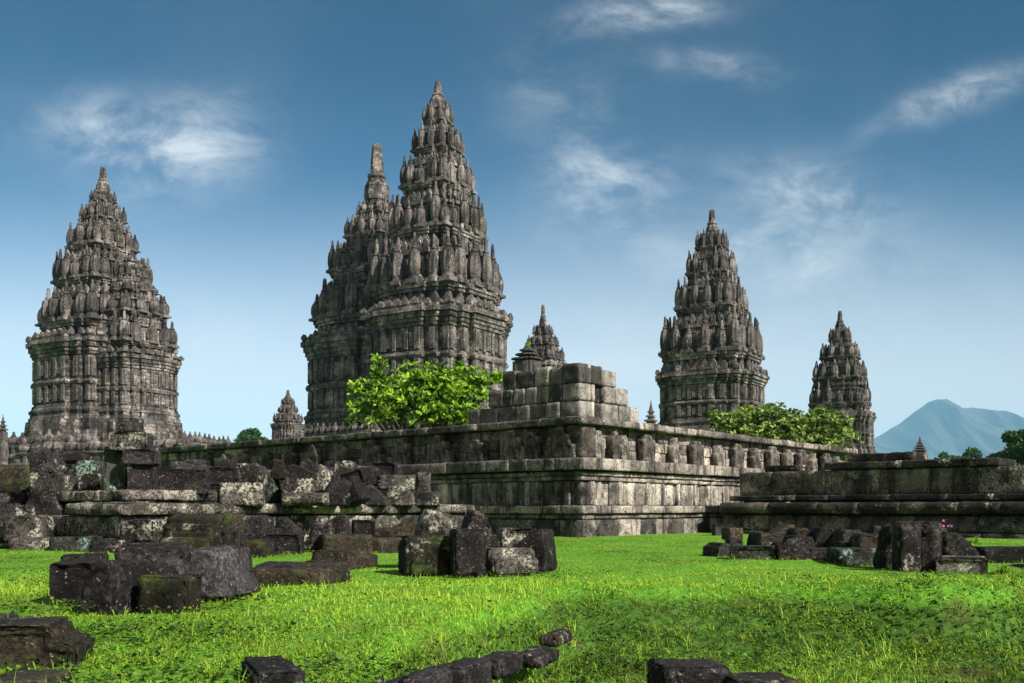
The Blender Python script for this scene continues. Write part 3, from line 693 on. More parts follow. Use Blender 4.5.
# ------------------------------------------------------------------ loose stones
PF = {
 'block': [(0, 0), (1, 0), (1, 1), (0, 1)],
 'step': [(0, 0), (1, 0), (1, .62), (.78, .66), (.76, 1), (0, 1)],
 'groove': [(0, 0), (1, 0), (1, .42), (.94, .46), (.94, .52), (1, .58), (1, .92), (.92, 1), (0, 1)],
 'bell': [(0, 0), (1, 0), (1, .10), (.92, .17), (.86, .40), (.82, .84), (.74, 1), (.36, 1), (.20, .93), (.12, .5), (.03, .2)],
 'bell2': [(0, 0), (1, 0), (.96, .3), (.98, .6), (.90, .92), (.72, 1), (.52, .98), (.36, .72), (.26, .40), (.14, .20), (0, .14)],
 'wedge': [(0, 0), (1, 0), (.86, .98), (.66, 1), (.05, .42)],
 'wedge2': [(0, 0), (1, 0), (.98, .35), (.40, 1), (.14, 1), (.04, .4)],
 'oct': [(.16, 0), (.84, 0), (1, .32), (1, .68), (.84, 1), (.16, 1), (0, .68), (0, .32)],
 'round': [(.02, 0), (.98, 0), (1, .5), (.90, .86), (.74, 1), (.16, .96), (.03, .74)],
 'leaf': [(.25, 0), (1, 0), (.86, .35), (.62, .72), (.34, .98), (.12, 1), (0, .8), (.05, .4)],
 'mould': [(0, 0), (1, 0), (1, .34), (.93, .38), (.93, .44), (.88, .5), (.88, .66), (.8, .74), (.8, .86), (.66, 1), (.1, 1), (.02, .6)],
 'fold': [(0, 0), (1, 0), (1, .6), (.84, .62), (.78, 1), (.3, 1), (.24, .84), (0, .78)],
 'slabtop': [(0, 0), (1, 0), (1, .74), (.95, .80), (.70, .82), (.68, .92), (.64, 1), (.18, .98), (.14, .84), (0, .8)],
 'spike': [(0, 0), (1, 0), (.98, .35), (.80, .50), (.72, .78), (.55, .82), (.42, 1), (.22, .96), (.12, .55), (0, .4)],
}
ROCKS = []
def rock(label, x0, y0, x1, y1, Y=None, dep=.5, pf='block', m='darkrock', rz=0, ax='y', tilt=0, amp=.009, bev=.012, sink=.03, name='stone_block', cat='stone', group=None, seed=None):
    """a loose stone seen between pixels x0..x1, its own distance Y, real size from that"""
    if Y is None:
        Y = (EZ) * F / (y1 - HY)
        for _ in range(12):
            z = gz(((x0 + x1) / 2 - 512) / F * Y, Y); Y = .5 * Y + .5 * (EZ - z) * F / (y1 - HY)
    k = Y / F; W = (x1 - x0) * k; H = (y1 - y0) * k; W *= 1.05
    a = R(rz); wd = max(.12, (W - dep * abs(math.sin(a))) / abs(math.cos(a)))
    seed = seed if seed is not None else int(x0 * 3 + y0 * 7)
    rnd = random.Random(seed)
    bm = bmesh.new(); pr = PF[pf]
    if ax == 'y': mk = lambda u, t: ((u - .5) * wd, (t - .5) * dep)
    else: mk = lambda u, t: ((t - .5) * wd, (.5 - u) * dep)
    A = []; B = []
    for (u, v) in pr:
        j = lambda: rnd.uniform(-.025, .025)
        for t, lst in ((0, A), (1, B)):
            x, y = mk(u + j(), t + j()); lst.append(bm.verts.new((x, y, (v + (j() if v > .05 else 0)) * H)))
    n = len(pr)
    for i in range(n): bm.faces.new((A[i], A[(i + 1) % n], B[(i + 1) % n], B[i]))
    bm.faces.new(A[::-1]); bm.faces.new(B)
    bmesh.ops.recalc_face_normals(bm, faces=bm.faces[:])
    if pf in ('block', 'step', 'groove') and seed % 5 in (1, 3) and min(wd, H) > .22:           # a cut panel or socket in the front face
        bm.normal_update(); fs = [f for f in bm.faces if f.normal.y < -.8 and f.calc_area() > .5 * wd * H * .5]
        if fs: bmesh.ops.inset_region(bm, faces=fs[:1], thickness=.17 * min(wd, H), depth=-.035)
    bmesh.ops.bevel(bm, geom=bm.edges[:], offset=min(bev, .16 * min(wd, H, dep)), segments=2, affect='EDGES', clamp_overlap=True)
    rough(bm, min(amp, .07 * min(wd, H, dep)), 6.5 / max(.35, max(wd, H)), seed % 97, max(.035, min(wd, H) / 7))
    if tilt: bmesh.ops.rotate(bm, verts=bm.verts[:], cent=(0, 0, H / 2), matrix=Matrix.Rotation(R(tilt), 3, 'Y'))
    Yc = Y + .5 * (abs(math.cos(a)) * dep + abs(math.sin(a)) * wd) * .9
    X = ((x0 + x1) / 2 - 512) / F * (Y + .38 * dep)
    zb = EZ + (HY - y1) * k - sink
    me = bm_mesh('rock', bm, M[m], True)
    if abs(zb + sink - gz(X, Y)) < .12 and Y < 15: ROCKS.append((X, Yc, wd, dep, a))
    o = link(name, me, loc=(X, Yc, zb), rz=a); tag(o, label, cat, group); return o

g1 = 'fallen stones on the grass at left'; g2 = 'stones heaped on the ruined platform'; g3 = 'loose stones in front of the right platform'; g4 = 'stone row at the bottom of the lawn'
# --- big group on the grass, left foreground
rock('dark block with a waist groove at the left end of the left foreground group', 50, 558, 104, 603, 6.25, .40, 'groove', 'darkrock', 12, 'y', group=g1, bev=.02)
rock('dark curved boulder with white streaks between the grooved block and the square mossy slab', 78, 556, 146, 613, 5.72, .45, 'bell2', 'darkrock', -14, 'y', group=g1, amp=.014)
rock('square mossy brown slab standing at the front of the left foreground group', 141, 571, 196, 614, 5.75, .18, 'block', 'mossrock', -8, group=g1, bev=.012, amp=.012)
rock('smooth grey bell-shaped boulder with flared foot at the right end of the left foreground group', 178, 545, 250, 594, 6.5, .60, 'bell', 'greyrock', -8, 'y', group=g1, amp=.0145, bev=.05)
rock('rounded grey stone directly above the square mossy slab', 152, 552, 190, 590, 6.4, .40, 'round', 'greyrock', 8, 'y', group=g1)
rock('narrow dark upright stone between the curved boulder and the rounded grey stone', 126, 550, 156, 592, 6.5, .40, 'wedge2', 'darkrock', 20, 'y', group=g1)
rock('flat dark slab lying at the back of the left foreground group', 118, 540, 186, 560, 7.3, .6, 'slabtop', 'darkrock', 8, 'x', group=g1)
rock('low dark stone at the back left of the left foreground group', 68, 551, 98, 572, 7.0, .35, 'block', 'darkrock', -6, group=g1)
rock('stepped mossy stone half cut by the left edge, near the bottom left corner', -14, 619, 84, 672, None, .38, 'step', 'mossrock', 12, 'y', group=g1, bev=.02)
rock('low brown stone top in the very bottom left corner', -10, 674, 58, 705, 3.6, .3, 'block', 'brownrock', 5, group=g1)
rock('pale lichen stone cut by the left edge above the stepped mossy stone', -22, 612, 10, 652, 4.4, .3, 'round', 'greenrock', 5, group=g1)
rock('flat-topped dark slab at the bottom edge left of the stone row', 226, 664, 312, 706, 3.7, .42, 'block', 'darkrock', 24, 'y', group=g1, bev=.015)
# --- flat stones middle left
rock('long flat brown slab with raised centre lying alone on the grass', 253, 561, 343, 586, None, .55, 'slabtop', 'brownrock', -10, 'x', group=g1, bev=.025)
rock('flat brown-grey slab just behind the long flat slab', 308, 549, 374, 573, 10.2, .7, 'fold', 'brownrock', -22, 'x', group=g1)
rock('olive brown block behind the two flat slabs, in front of the rounded moulding', 312, 533, 372, 553, 13.2, .7, 'block', 'brownrock', 18, group=g1)
rock('thin brown plank-like stone touching the right of the olive brown block', 368, 527, 406, 540, 15.5, .6, 'block', 'brownrock', -20, group=g1)
rock('small tan block under the thin plank-like stone', 371, 536, 400, 553, 13.4, .5, 'block', 'brownrock', -30, group=g1)
rock('black block on the grass left of the olive brown block', 264, 532, 302, 555, 12.8, .5, 'block', 'darkrock', 6, group=g1)
rock('moss-covered lump tucked left of the black block', 238, 538, 268, 560, 12.2, .5, 'round', 'mossrock', 0, group=g1, amp=.014)
rock('dark block behind the bell-shaped boulder', 214, 529, 242, 562, 12.0, .5, 'block', 'darkrock', 10, group=g1)
rock('dark rounded boulder above the moss-covered lump', 241, 513, 270, 542, 13.2, .5, 'round', 'darkrock', 0, group=g1, amp=.014)
rock('warm grey rounded boulder leaning on the dark block, below the lichen block', 214, 511, 245, 534, 13.0, .5, 'bell2', 'greyrock', 0, group=g1, amp=.014)
rock('curved dark boulder with pale vertical streak right of the black block', 296, 514, 336, 548, 13.6, .6, 'bell2', 'lichenrock', 12, group=g1, amp=.014)
rock('dark pyramid-shaped stone right of the streaked curved boulder', 322, 513, 349, 534, 14.6, .5, 'wedge', 'darkrock', 0, group=g1)
rock('brown wedge with white chip on top in front of the rounded moulding end', 392, 514, 424, 535, 15.6, .5, 'wedge', 'brownrock', 0, group=g1)
rock('small dark stone between the black block and the streaked boulder', 268, 526, 282, 536, 13.6, .3, 'round', 'darkrock', 0, group=g1)
rock('large mossy stepped moulding block before the platform corner', 163, 511, 236, 548, 11.8, .8, 'mould', 'mossrock', -16, 'x', group=g1, bev=.02)
# --- centre group
rock('mossy block with white lichen end, left front of the centre group', 396, 533, 455, 575, 9.1, .34, 'round', 'mossrock', 24, 'x', group=g1, bev=.03)
rock('tall dark upright post stone in the middle of the centre group', 449, 526, 485, 575, 9.05, .28, 'block', 'darkrock', 14, group=g1, bev=.018)
rock('low block with pale patched face in front of the centre group', 480, 546, 538, 573, 9.2, .34, 'step', 'lichenrock', 26, 'x', group=g1, bev=.018)
rock('large dark wedge stone at the right end of the centre group', 506, 527, 559, 569, 9.55, .45, 'wedge', 'darkrock', -18, group=g1)
rock('eight-sided dark and lichen stone perched behind the mossy block', 413, 508, 453, 544, 10.0, .5, 'oct', 'lichenrock', 12, group=g1, tilt=12)
rock('leaning dark slab with white lichen edge behind the upright post', 456, 509, 503, 560, 9.9, .3, 'wedge2', 'lichenrock', 18, group=g1, tilt=10)
rock('lichen-covered block at the back of the centre group above the pale patched block', 497, 526, 536, 556, 10.2, .4, 'block', 'lichenrock', 10, group=g1)
# --- heap on the ruined platform, left to right
rock('tall jagged brown rock standing before the left end of the ruined platform', 33, 445, 76, 553, 15.9, .8, 'spike', 'darkrock', 0, group=g2, amp=.06)
rock('mossy dark block at the left edge on the ruined platform', -14, 463, 34, 491, 16.6, .7, 'block', 'mossrock', 15, group=g2)
rock('thin dark slab at the left edge under the mossy dark block', -14, 491, 30, 502, 16.4, .7, 'block', 'darkrock', 15, group=g2)
rock('black block at the left edge below the thin dark slab', -14, 501, 26, 518, 16.0, .7, 'block', 'darkrock', 10, group=g2)
rock('small round stone right of the black left-edge block', 19, 503, 34, 520, 15.7, .35, 'round', 'lichenrock', 0, group=g2)
rock('stepped dark stone cut by the left edge near the grass', -14, 517, 18, 541, 15.4, .6, 'mould', 'darkrock', 0, group=g2)
rock('rounded lichen stone above the squared stone at the left end of the platform foot', 12, 513, 46, 540, 15.0, .6, 'round', 'lichenrock', 0, group=g2)
rock('squared pinkish lichen stone on the grass at the left end of the platform foot', 15, 536, 54, 554, 14.2, .6, 'block', 'lichenrock', 4, group=g2)
rock('green mossy foundation stone right of the squared pinkish stone', 54, 535, 96, 554, 14.0, .5, 'block', 'greenrock', 4, group=g2)
rock('broken rough block behind the tall jagged rock, on the platform', 60, 462, 84, 493, 16.2, .5, 'round', 'lichenrock', 0, group=g2, amp=.014)
rock('flat grey slab lying behind the tall jagged rock', 58, 454, 92, 463, 17.0, .6, 'block', 'greyrock', 0, group=g2)
rock('moss-topped stone left of the corner pillar', 80, 458, 102, 474, 16.2, .5, 'round', 'greenrock', 0, group=g2)
rock('lichen-streaked block under the moss-topped stone', 78, 472, 103, 493, 15.9, .5, 'block', 'lichenrock', 12, group=g2)
rock('weathered pillar block with green streaks, left half of the corner pillar', 99, 444, 130, 493, 14.95, .5, 'block', 'greenrock', 22, group=g2)
rock('squared grey-brown pillar block, right half of the corner pillar', 128, 461, 156, 492, 14.75, .45, 'block', 'greyrock', 10, group=g2, bev=.015)
rock('cap slab on the right half of the corner pillar', 124, 447, 157, 462, 14.7, .5, 'block', 'greyrock', 8, group=g2)
rock('lichen-spotted block on the very top of the corner pillar', 112, 430, 149, 448, 14.8, .5, 'block', 'lichenrock', 6, group=g2)
rock('small yellowish stone chip on the left of the pillar top', 118, 422, 128, 431.5, 14.95, .2, 'round', 'lichenrock', 0, group=g2, sink=.01)
rock('small dark stone on the right of the pillar top', 127, 422, 140, 431.5, 14.95, .25, 'block', 'darkrock', 0, group=g2, sink=.01)
rock('long black slab leaning right of the corner pillar', 154, 467, 209, 491, 15.2, .5, 'block', 'darkrock', 14, group=g2, tilt=3)
rock('grey stone resting on the long black slab', 176, 457, 210, 471, 15.6, .5, 'fold', 'greyrock', 8, group=g2)
rock('brown stone right of the grey stone, above the lichen block', 207, 466, 239, 483, 15.8, .5, 'block', 'darkrock', 6, group=g2)
rock('broad lichen-edged block right of the ledge on the platform', 219, 481, 264, 504, 15.6, .6, 'block', 'lichenrock', 10, group=g2)
rock('rugged lichen rock on the right of the broad lichen-edged block top', 235, 461, 264, 483, 16.0, .5, 'round', 'lichenrock', 0, group=g2, amp=.014)
rock('green-tinged stone in the dark gap of the heap', 263, 476, 280, 504, 16.6, .4, 'mould', 'greenrock', 0, group=g2)
rock('small upright yellowish stone above the dark gap', 272, 457, 289, 478, 16.6, .3, 'wedge2', 'mossrock', 0, group=g2)
rock('eight-sided block coated with white lichen', 280, 476, 319, 494, 16.3, .5, 'oct', 'lichenrock', 8, group=g2)
rock('dark sloping stone on the white-coated eight-sided block', 285, 463, 317, 478, 16.8, .5, 'wedge2', 'darkrock', 0, group=g2)
rock('long pale-ended stone under the white-coated eight-sided block', 282, 491, 328, 504, 16.1, .5, 'oct', 'lichenrock', 6, 'x', group=g2)
rock('lumpy lichen rock left of the tilted dark cube', 315, 463, 336, 490, 17.0, .5, 'spike', 'lichenrock', 0, group=g2, amp=.014)
rock('tilted dark cube in the middle of the heap', 323, 475, 348, 500, 16.9, .4, 'block', 'darkrock', 20, group=g2, tilt=28)
rock('tan pitted stone at the top of the heap', 335, 459, 357, 478, 17.6, .5, 'round', 'lichenrock', 0, group=g2)
rock('small dark block right below the tan pitted stone', 342, 470, 364, 483, 17.3, .4, 'block', 'darkrock', 0, group=g2, tilt=-20)
rock('purple-black stone tipped on edge, right of the tilted cube', 340, 477, 366, 503, 17.1, .4, 'block', 'darkrock', -16, group=g2, tilt=-26)
rock('dark block at the top right of the heap, behind the tipped stone', 356, 466, 380, 484, 18.2, .5, 'block', 'darkrock', 8, group=g2)
rock('grey sloping-sided block right of the tipped purple-black stone', 360, 483, 388, 504, 17.7, .5, 'wedge2', 'greyrock', 12, group=g2)
rock('dark stone resting on the long pale stone at the right of the heap', 373, 461, 401, 476, 18.4, .5, 'block', 'darkrock', -14, group=g2)
rock('long pale lichen stone near the right end of the heap', 378, 473, 415, 488, 18.2, .5, 'block', 'lichenrock', 4, group=g2)
rock('squat lichen stone under the long pale stone', 388, 486, 413, 504, 18.2, .45, 'round', 'lichenrock', 0, group=g2)
rock('small upright white stone at the right end of the heap', 415, 470, 431, 494, 18.8, .35, 'block', 'lichenrock', 10, group=g2, bev=.015)
rock('small flat stone under the upright white stone', 409, 490, 438, 504, 18.7, .5, 'block', 'lichenrock', 0, group=g2)
rock('small black stone on the ledge between the pillar and the grey stone', 158, 488, 176, 500, 15.3, .3, 'wedge', 'darkrock', 0, group=g2)
rock('black rough stone at the grass between the mossy moulding block and the moss-covered lump', 226, 540, 246, 556, 12.6, .35, 'fold', 'darkrock', 0, group=g2)
rock('pale-edged squared stone left of the mossy stepped moulding block', 122, 518, 162, 540, 13.9, .4, 'block', 'lichenrock', -12, group=g2)
rock('flat dark stone on the grass before the platform corner', 92, 538, 128, 553, 13.6, .4, 'block', 'darkrock', 6, group=g2)
rock('small dark stone lying on top of the moss-topped stone', 66, 449, 88, 460, 16.6, .3, 'fold', 'darkrock', 0, group=g2)
rock('dark chunk on the brown stone right of the pillar', 214, 457, 234, 470, 16.4, .3, 'wedge', 'darkrock', 0, group=g2)
rock('thin black slab leaning behind the white-coated eight-sided block', 300, 458, 322, 472, 17.6, .3, 'wedge2', 'darkrock', 0, group=g2, tilt=15)
rock('small dark broken stone under the tilted dark cube', 326, 491, 344, 504, 16.6, .3, 'fold', 'darkrock', 0, group=g2)
rock('black stone at the platform foot left of the streaked curved boulder', 276, 515, 300, 536, 14.2, .35, 'wedge2', 'darkrock', 0, group=g2)
rock('dark squarish stone behind the thin plank-like stone', 350, 518, 376, 536, 15.2, .4, 'block', 'darkrock', 14, group=g2)
# --- stones before the right platform
rock('small brown stone on top of the little stack at the left end', 724, 526, 742, 538, 15.0, .3, 'block', 'brownrock', 12, group=g3)
rock('small dark stone in the middle of the little stack', 727, 536, 741, 545, 14.6, .3, 'round', 'darkrock', 0, group=g3)
rock('dark angular stone at the far left foot of the little stack', 706, 541, 732, 559, 12.3, .4, 'fold', 'darkrock', 16, group=g3)
rock('black angular stone filling the middle of the heap behind the dark broken cube', 770, 541, 800, 560, 12.4, .4, 'fold', 'darkrock', 14, group=g3)
rock('dark flat-topped stone low behind the wide green block', 838, 540, 872, 560, 11.9, .4, 'block', 'darkrock', -8, group=g3)
rock('dark squarish stone between the brown sloping rock and the ridged rock', 786, 534, 812, 556, 13.0, .4, 'oct', 'darkrock', 10, group=g3)
rock('black broken stone leaning behind the moss-grown column', 866, 524, 896, 556, 11.8, .3, 'wedge2', 'darkrock', -10, group=g3, tilt=8)
rock('low dark stone tucked behind the leaf-shaped stone', 930, 538, 962, 562, 11.6, .4, 'block', 'darkrock', 8, group=g3)
rock('lone dark stone behind the little stack', 714, 523, 730, 536, 22.0, .4, 'block', 'darkrock', 0, group=g3)
rock('low block with blue-green lichen face right of the little stack', 730, 544, 778, 563, 11.5, .4, 'block', 'greenrock', -14, group=g3, bev=.015)
rock('brown sloping rock behind the blue-green lichen block', 750, 531, 786, 550, 14.4, .5, 'wedge2', 'brownrock', 6, group=g3)
rock('small grey pebble rock on the blue-green lichen block', 758, 540, 773, 550, 13.2, .3, 'round', 'greyrock', 0, group=g3)
rock('brown angular rock leaning on the platform foot', 765, 522, 794, 545, 15.8, .5, 'wedge', 'brownrock', 0, group=g3)
rock('dark broken cube right of the blue-green lichen block', 776, 537, 811, 565, 11.4, .4, 'fold', 'darkrock', -10, group=g3)
rock('small mossy rock above the dark broken cube', 790, 526, 807, 542, 13.8, .4, 'round', 'mossrock', 0, group=g3)
rock('large rounded dark rock with ridged side in the middle', 802, 525, 834, 548, 13.4, .5, 'bell2', 'darkrock', 0, group=g3)
rock('dark low rock under the large ridged rock', 804, 546, 840, 568, 11.4, .45, 'round', 'darkrock', 0, group=g3)
rock('narrow brown stone right of the large ridged rock', 828, 527, 843, 550, 13.2, .35, 'wedge', 'brownrock', 0, group=g3)
rock('grey rounded stone between narrow brown stone and orange-tinged stone', 838, 528, 860, 549, 13.0, .4, 'round', 'greyrock', 0, group=g3)
rock('wide block with green lichen face left of the grooved slab', 834, 546, 886, 571, 10.9, .4, 'block', 'greenrock', 0, group=g3)
rock('orange-tinged stone lying on the wide green block', 855, 532, 884, 549, 11.6, .35, 'oct', 'brownrock', 0, group=g3)
rock('rough moss-grown column stone beside the grooved slab', 880, 523, 906, 574, 10.3, .3, 'spike', 'mossrock', 0, group=g3, amp=.014)
o = rock('tall upright dark slab with a vertical groove', 897, 519, 939, 576, 9.75, .22, 'block', 'darkrock', -3, group=g3, bev=.02)
# its groove: a cut strip
def groove(o):
    bm = bmesh.new(); bm.from_mesh(o.data); xs = [v.co.x for v in bm.verts]; w_ = max(xs) - min(xs); c = min(xs) + .60 * w_; hz_ = max(v.co.z for v in bm.verts)
    for v in bm.verts:
        if v.co.y < 0 and abs(v.co.x - c) < .05 * w_ and v.co.z > .12 * hz_: v.co.y += .09
    bm.to_mesh(o.data); bm.free()
groove(o)
rock('leaf-shaped dark stone leaning on the block right of the grooved slab', 939, 529, 979, 559, 10.6, .22, 'leaf', 'darkrock', 0, group=g3)
rock('block with a pale lichen end right of the grooved slab', 937, 555, 994, 578, 9.5, .38, 'block', 'lichenrock', -22, group=g3, bev=.018)
rock('long black slab resting low at the right edge', 976, 545, 1040, 564, 11.0, .4, 'block', 'darkrock', 0, group=g3)
rock('low dark support stone under the long black slab', 1016, 562, 1044, 578, 10.0, .35, 'round', 'darkrock', 0, group=g3)
rock('tiny dark stone in the grass right of the pale-ended block', 992, 570, 1001, 578, 9.4, .15, 'round', 'darkrock', 0, group=g3)
# --- row at the bottom
for i, (x0, y0, x1, y1, m, lb, Y, pf) in enumerate([
    (346, 672, 379, 702, 'darkrock', 'dark stone at the lower left end of the stone row', 3.95, 'block'),
    (376, 670, 411, 700, 'darkrock', 'second dark stone of the row, touching the pale-topped one', 4.0, 'fold'),
    (404, 660, 452, 696, 'greyrock', 'pale-topped squared stone in the stone row', 4.1, 'block'),
    (440, 651, 493, 688, 'greyrock', 'largest stone of the row, grey top and dark front', 4.35, 'block'),
    (477, 644, 525, 674, 'darkrock', 'dark flat stone right of the largest stone of the row', 4.65, 'block'),
    (514, 638, 562, 662, 'lichenrock', 'flat stone with white specks at the upper right end of the row', 4.95, 'slabtop'),
    (546, 627, 571, 642, 'brownrock', 'small brown stone sunk in the bank beyond the row', 5.5, 'round'),
    (654, 652, 729, 700, 'darkrock', 'large black pitted stone at the bottom edge right of centre', 5.25, 'block'),
    (727, 666, 800, 702, 'brownrock', 'flat brown stone at the bottom edge right of the large black one', 5.1, 'block')]):
    rock(lb, x0 - 2, y0 + (10 if i != 6 else 2), x1 - 2, y1, Y, .30, pf, m, -20 if i < 7 else 8, 'y', group=g4, bev=.012)

# ------------------------------------------------------------------ vegetation
rng = np.random.RandomState(11)
def blades(n, gen, name, mat, label=None):
    """gen -> X,Y,Z,len,width,tone arrays; five-vertex bent blades"""
    X, Y, Z, L, W, T, lean = gen(n); n = len(X)
    a = rng.uniform(0, 2 * np.pi, n); b = a + rng.uniform(-.8, .8, n) + np.pi / 2
    dx, dy = np.cos(a) * W, np.sin(a) * W; lx, ly = np.cos(b), np.sin(b)
    v = np.zeros((n, 5, 3), np.float32)
    for i, (sg, h, f) in enumerate(((-1, 0, 1), (1, 0, 1), (-1, .55, .8), (1, .55, .8), (0, 1, 0))):
        v[:, i, 0] = X + sg * dx * f + lx * lean * L * (h ** 2); v[:, i, 1] = Y + sg * dy * f + ly * lean * L * (h ** 2)
        v[:, i, 2] = Z + L * h * (1 - .35 * lean * h) - .004
    base = np.arange(n)[:, None] * 5
    f = np.concatenate((base + np.array([0, 1, 3, 2]), base + np.array([2, 3, 4])), 1)
    me = np_mesh(name, v.reshape(-1, 3), f.reshape(-1), np.tile([4, 3], n), mat, np.repeat(T, 5))
    return tag(link(name, me), label, kind='stuff')
def scatter(n, y0, y1, pw):
    u = rng.uniform(0, 1, n); e = 2 - pw
    Y = (y0 ** e + u * (y1 ** e - y0 ** e)) ** (1 / e)
    X = rng.uniform(-.66, .66, n) * (Y + .8)
    return X, Y
def grassgen(n):
    X, Y = scatter(n, 3.3, 27, 1.95)
    p = bumps(X * 1.7 + 3, Y * 1.7); p2 = bumps(X * .55, Y * .55 + 9); p3 = bumps(X * 5, Y * 5)
    bare = (p + .5 * bumps(X * 6, Y * 6) > 1.75) & (rng.uniform(0, 1, n) < .75)
    k = ~bare; X, Y, p, p2, p3 = X[k], Y[k], p[k], p2[k], p3[k]; n = len(X)
    q = np.clip((-G(X, Y) - .07) / .37, 0, 1); bank = np.clip(3.6 * q * (1 - q) + .45 * q, 0, 1)
    L = rng.uniform(.010, .025, n) * (1 + .35 * np.clip(p3, -1, 1.5)) * (1 + .6 * bank) * (1 - .3 * sm(7.5, 10, Y))
    tall = rng.uniform(0, 1, n) < (.012 + .05 * (p2 > .9)) * (Y < 8.5); L[tall] *= rng.uniform(2.2, 4.6, tall.sum())
    W = .0016 + .00055 * Y * .55
    T = np.clip(.70 + .20 * p2 + .16 * p + .22 * rng.normal(0, 1, n) - .62 * bank, 0, 1)
    return X, Y, G(X, Y), L, W * rng.uniform(.7, 1.3, n), T, rng.uniform(.2, 1.3, n)
blades(700000, grassgen, 'grass', M['grass'], 'short bright green lawn grass covering the ground')
def weeds():
    n = 110000
    X, Y = scatter(n, 3.3, 9.5, 1.6); p = bumps(X * 1.3 + 7, Y * 1.3); q = np.clip((-G(X, Y) - .07) / .37, 0, 1); bank = np.clip(3.6 * q * (1 - q) + .45 * q, 0, 1)
    k = rng.uniform(0, 1, n) < np.clip(-.12 + .30 * p + .8 * bank + .35 * (Y < 5.2), .01, 1); X, Y, p, bank = X[k], Y[k], p[k], bank[k]; n = len(X)
    Z = G(X, Y) + rng.uniform(.008, .055, n) * (1 + .5 * bank); s = rng.uniform(.007, .019, n)
    a = rng.uniform(0, 6.283, n); t = rng.uniform(-.6, .6, (n, 2))
    v = np.zeros((n, 4, 3), np.float32)
    for i, (u, w_) in enumerate(((-1, 0), (0, -.7), (1, 0), (0, .7))):
        x = (np.cos(a) * u - np.sin(a) * w_) * s; y = (np.sin(a) * u + np.cos(a) * w_) * s
        v[:, i, 0] = X + x; v[:, i, 1] = Y + y; v[:, i, 2] = Z + x * t[:, 0] + y * t[:, 1]
    T = np.clip(.42 + .40 * rng.normal(0, 1, n) - .10 * bank, 0, 1)
    tag(link('low_weeds', np_mesh('weeds', v.reshape(-1, 3), np.arange(n * 4), np.full(n, 4), M['weed'], np.repeat(T, 4))), 'small round-leaved weeds creeping through the lawn and bank', kind='stuff')
weeds()
def tuftgen(n):
    nt = n // 22; cx, cy = scatter(nt, 3.5, 8.6, 1.4)
    q = np.clip((-G(cx, cy) - .04) / .3, 0, 1); k = rng.uniform(0, 1, nt) < (.10 + .9 * q); cx, cy = cx[k], cy[k]; nt = len(cx)
    hgt = rng.uniform(.05, .13, nt); tn = rng.uniform(.35, 1, nt)
    X = np.repeat(cx, 22) + rng.normal(0, .022, nt * 22); Y = np.repeat(cy, 22) + rng.normal(0, .022, nt * 22); n = len(X)
    return X, Y, G(X, Y), np.repeat(hgt, 22) * rng.uniform(.5, 1.15, n), rng.uniform(.0022, .0038, n), np.clip(np.repeat(tn, 22) + rng.normal(0, .12, n), 0, 1), rng.uniform(.3, 1.1, n)
def contactgen(n):
    X = []; Y = []
    for (cx, cy, wd, dep, a) in ROCKS:
        m = int(90 * (wd + dep)); t = rng.uniform(-.5, .5, m); side = rng.uniform(0, 1, m) < .65
        lx = np.where(side, t * wd * 1.05, np.sign(rng.uniform(-1, 1, m)) * wd * .5 + rng.normal(0, .012, m)); ly = np.where(side, -dep * .5 - np.abs(rng.normal(0, .018, m)), t * dep)
        X.append(cx + lx * math.cos(a) - ly * math.sin(a)); Y.append(cy + lx * math.sin(a) + ly * math.cos(a))
    X = np.concatenate(X); Y = np.concatenate(Y); n = len(X)
    return X, Y, G(X, Y), rng.uniform(.025, .085, n) * (.6 + .4 * np.sin(9 * X) ** 2), .0016 + .0003 * Y, np.clip(rng.normal(.5, .25, n), 0, 1), rng.uniform(.3, 1.2, n)
blades(1, contactgen, 'tall_grass', M['grass'], 'longer unmown grass growing round the feet of the loose stones')
blades(22 * 620, tuftgen, 'tall_grass', M['grass'], 'taller tufts of grass on the bank and near lawn')

def leaves_mesh(name, C, D, L, W, T, mat):
    """oval folded leaves: centre base C, direction D"""
    n = len(C); D = D / np.linalg.norm(D, axis=1, keepdims=True)
    r = rng.normal(0, 1, (n, 3)); r[:, 2] *= .3; S = np.cross(D, r); S /= np.linalg.norm(S, axis=1, keepdims=True) + 1e-6; Nn = np.cross(S, D)
    v = np.zeros((n, 6, 3), np.float32)
    for i, (l, w_, h) in enumerate(((0, 0, 0), (.45, -1, .1), (.85, -.6, .05), (1.0, 0, -.08), (.85, .6, .05), (.45, 1, .1))):
        v[:, i] = C + D * (L * l)[:, None] + S * (W * w_)[:, None] + Nn * (W * h * 2)[:, None]
    f = (np.arange(n)[:, None] * 6 + np.array([0, 1, 2, 3, 0, 3, 4, 5])).reshape(-1)
    return np_mesh(name, v.reshape(-1, 3), f, np.full(n * 2, 4), mat, np.repeat(T, 6))
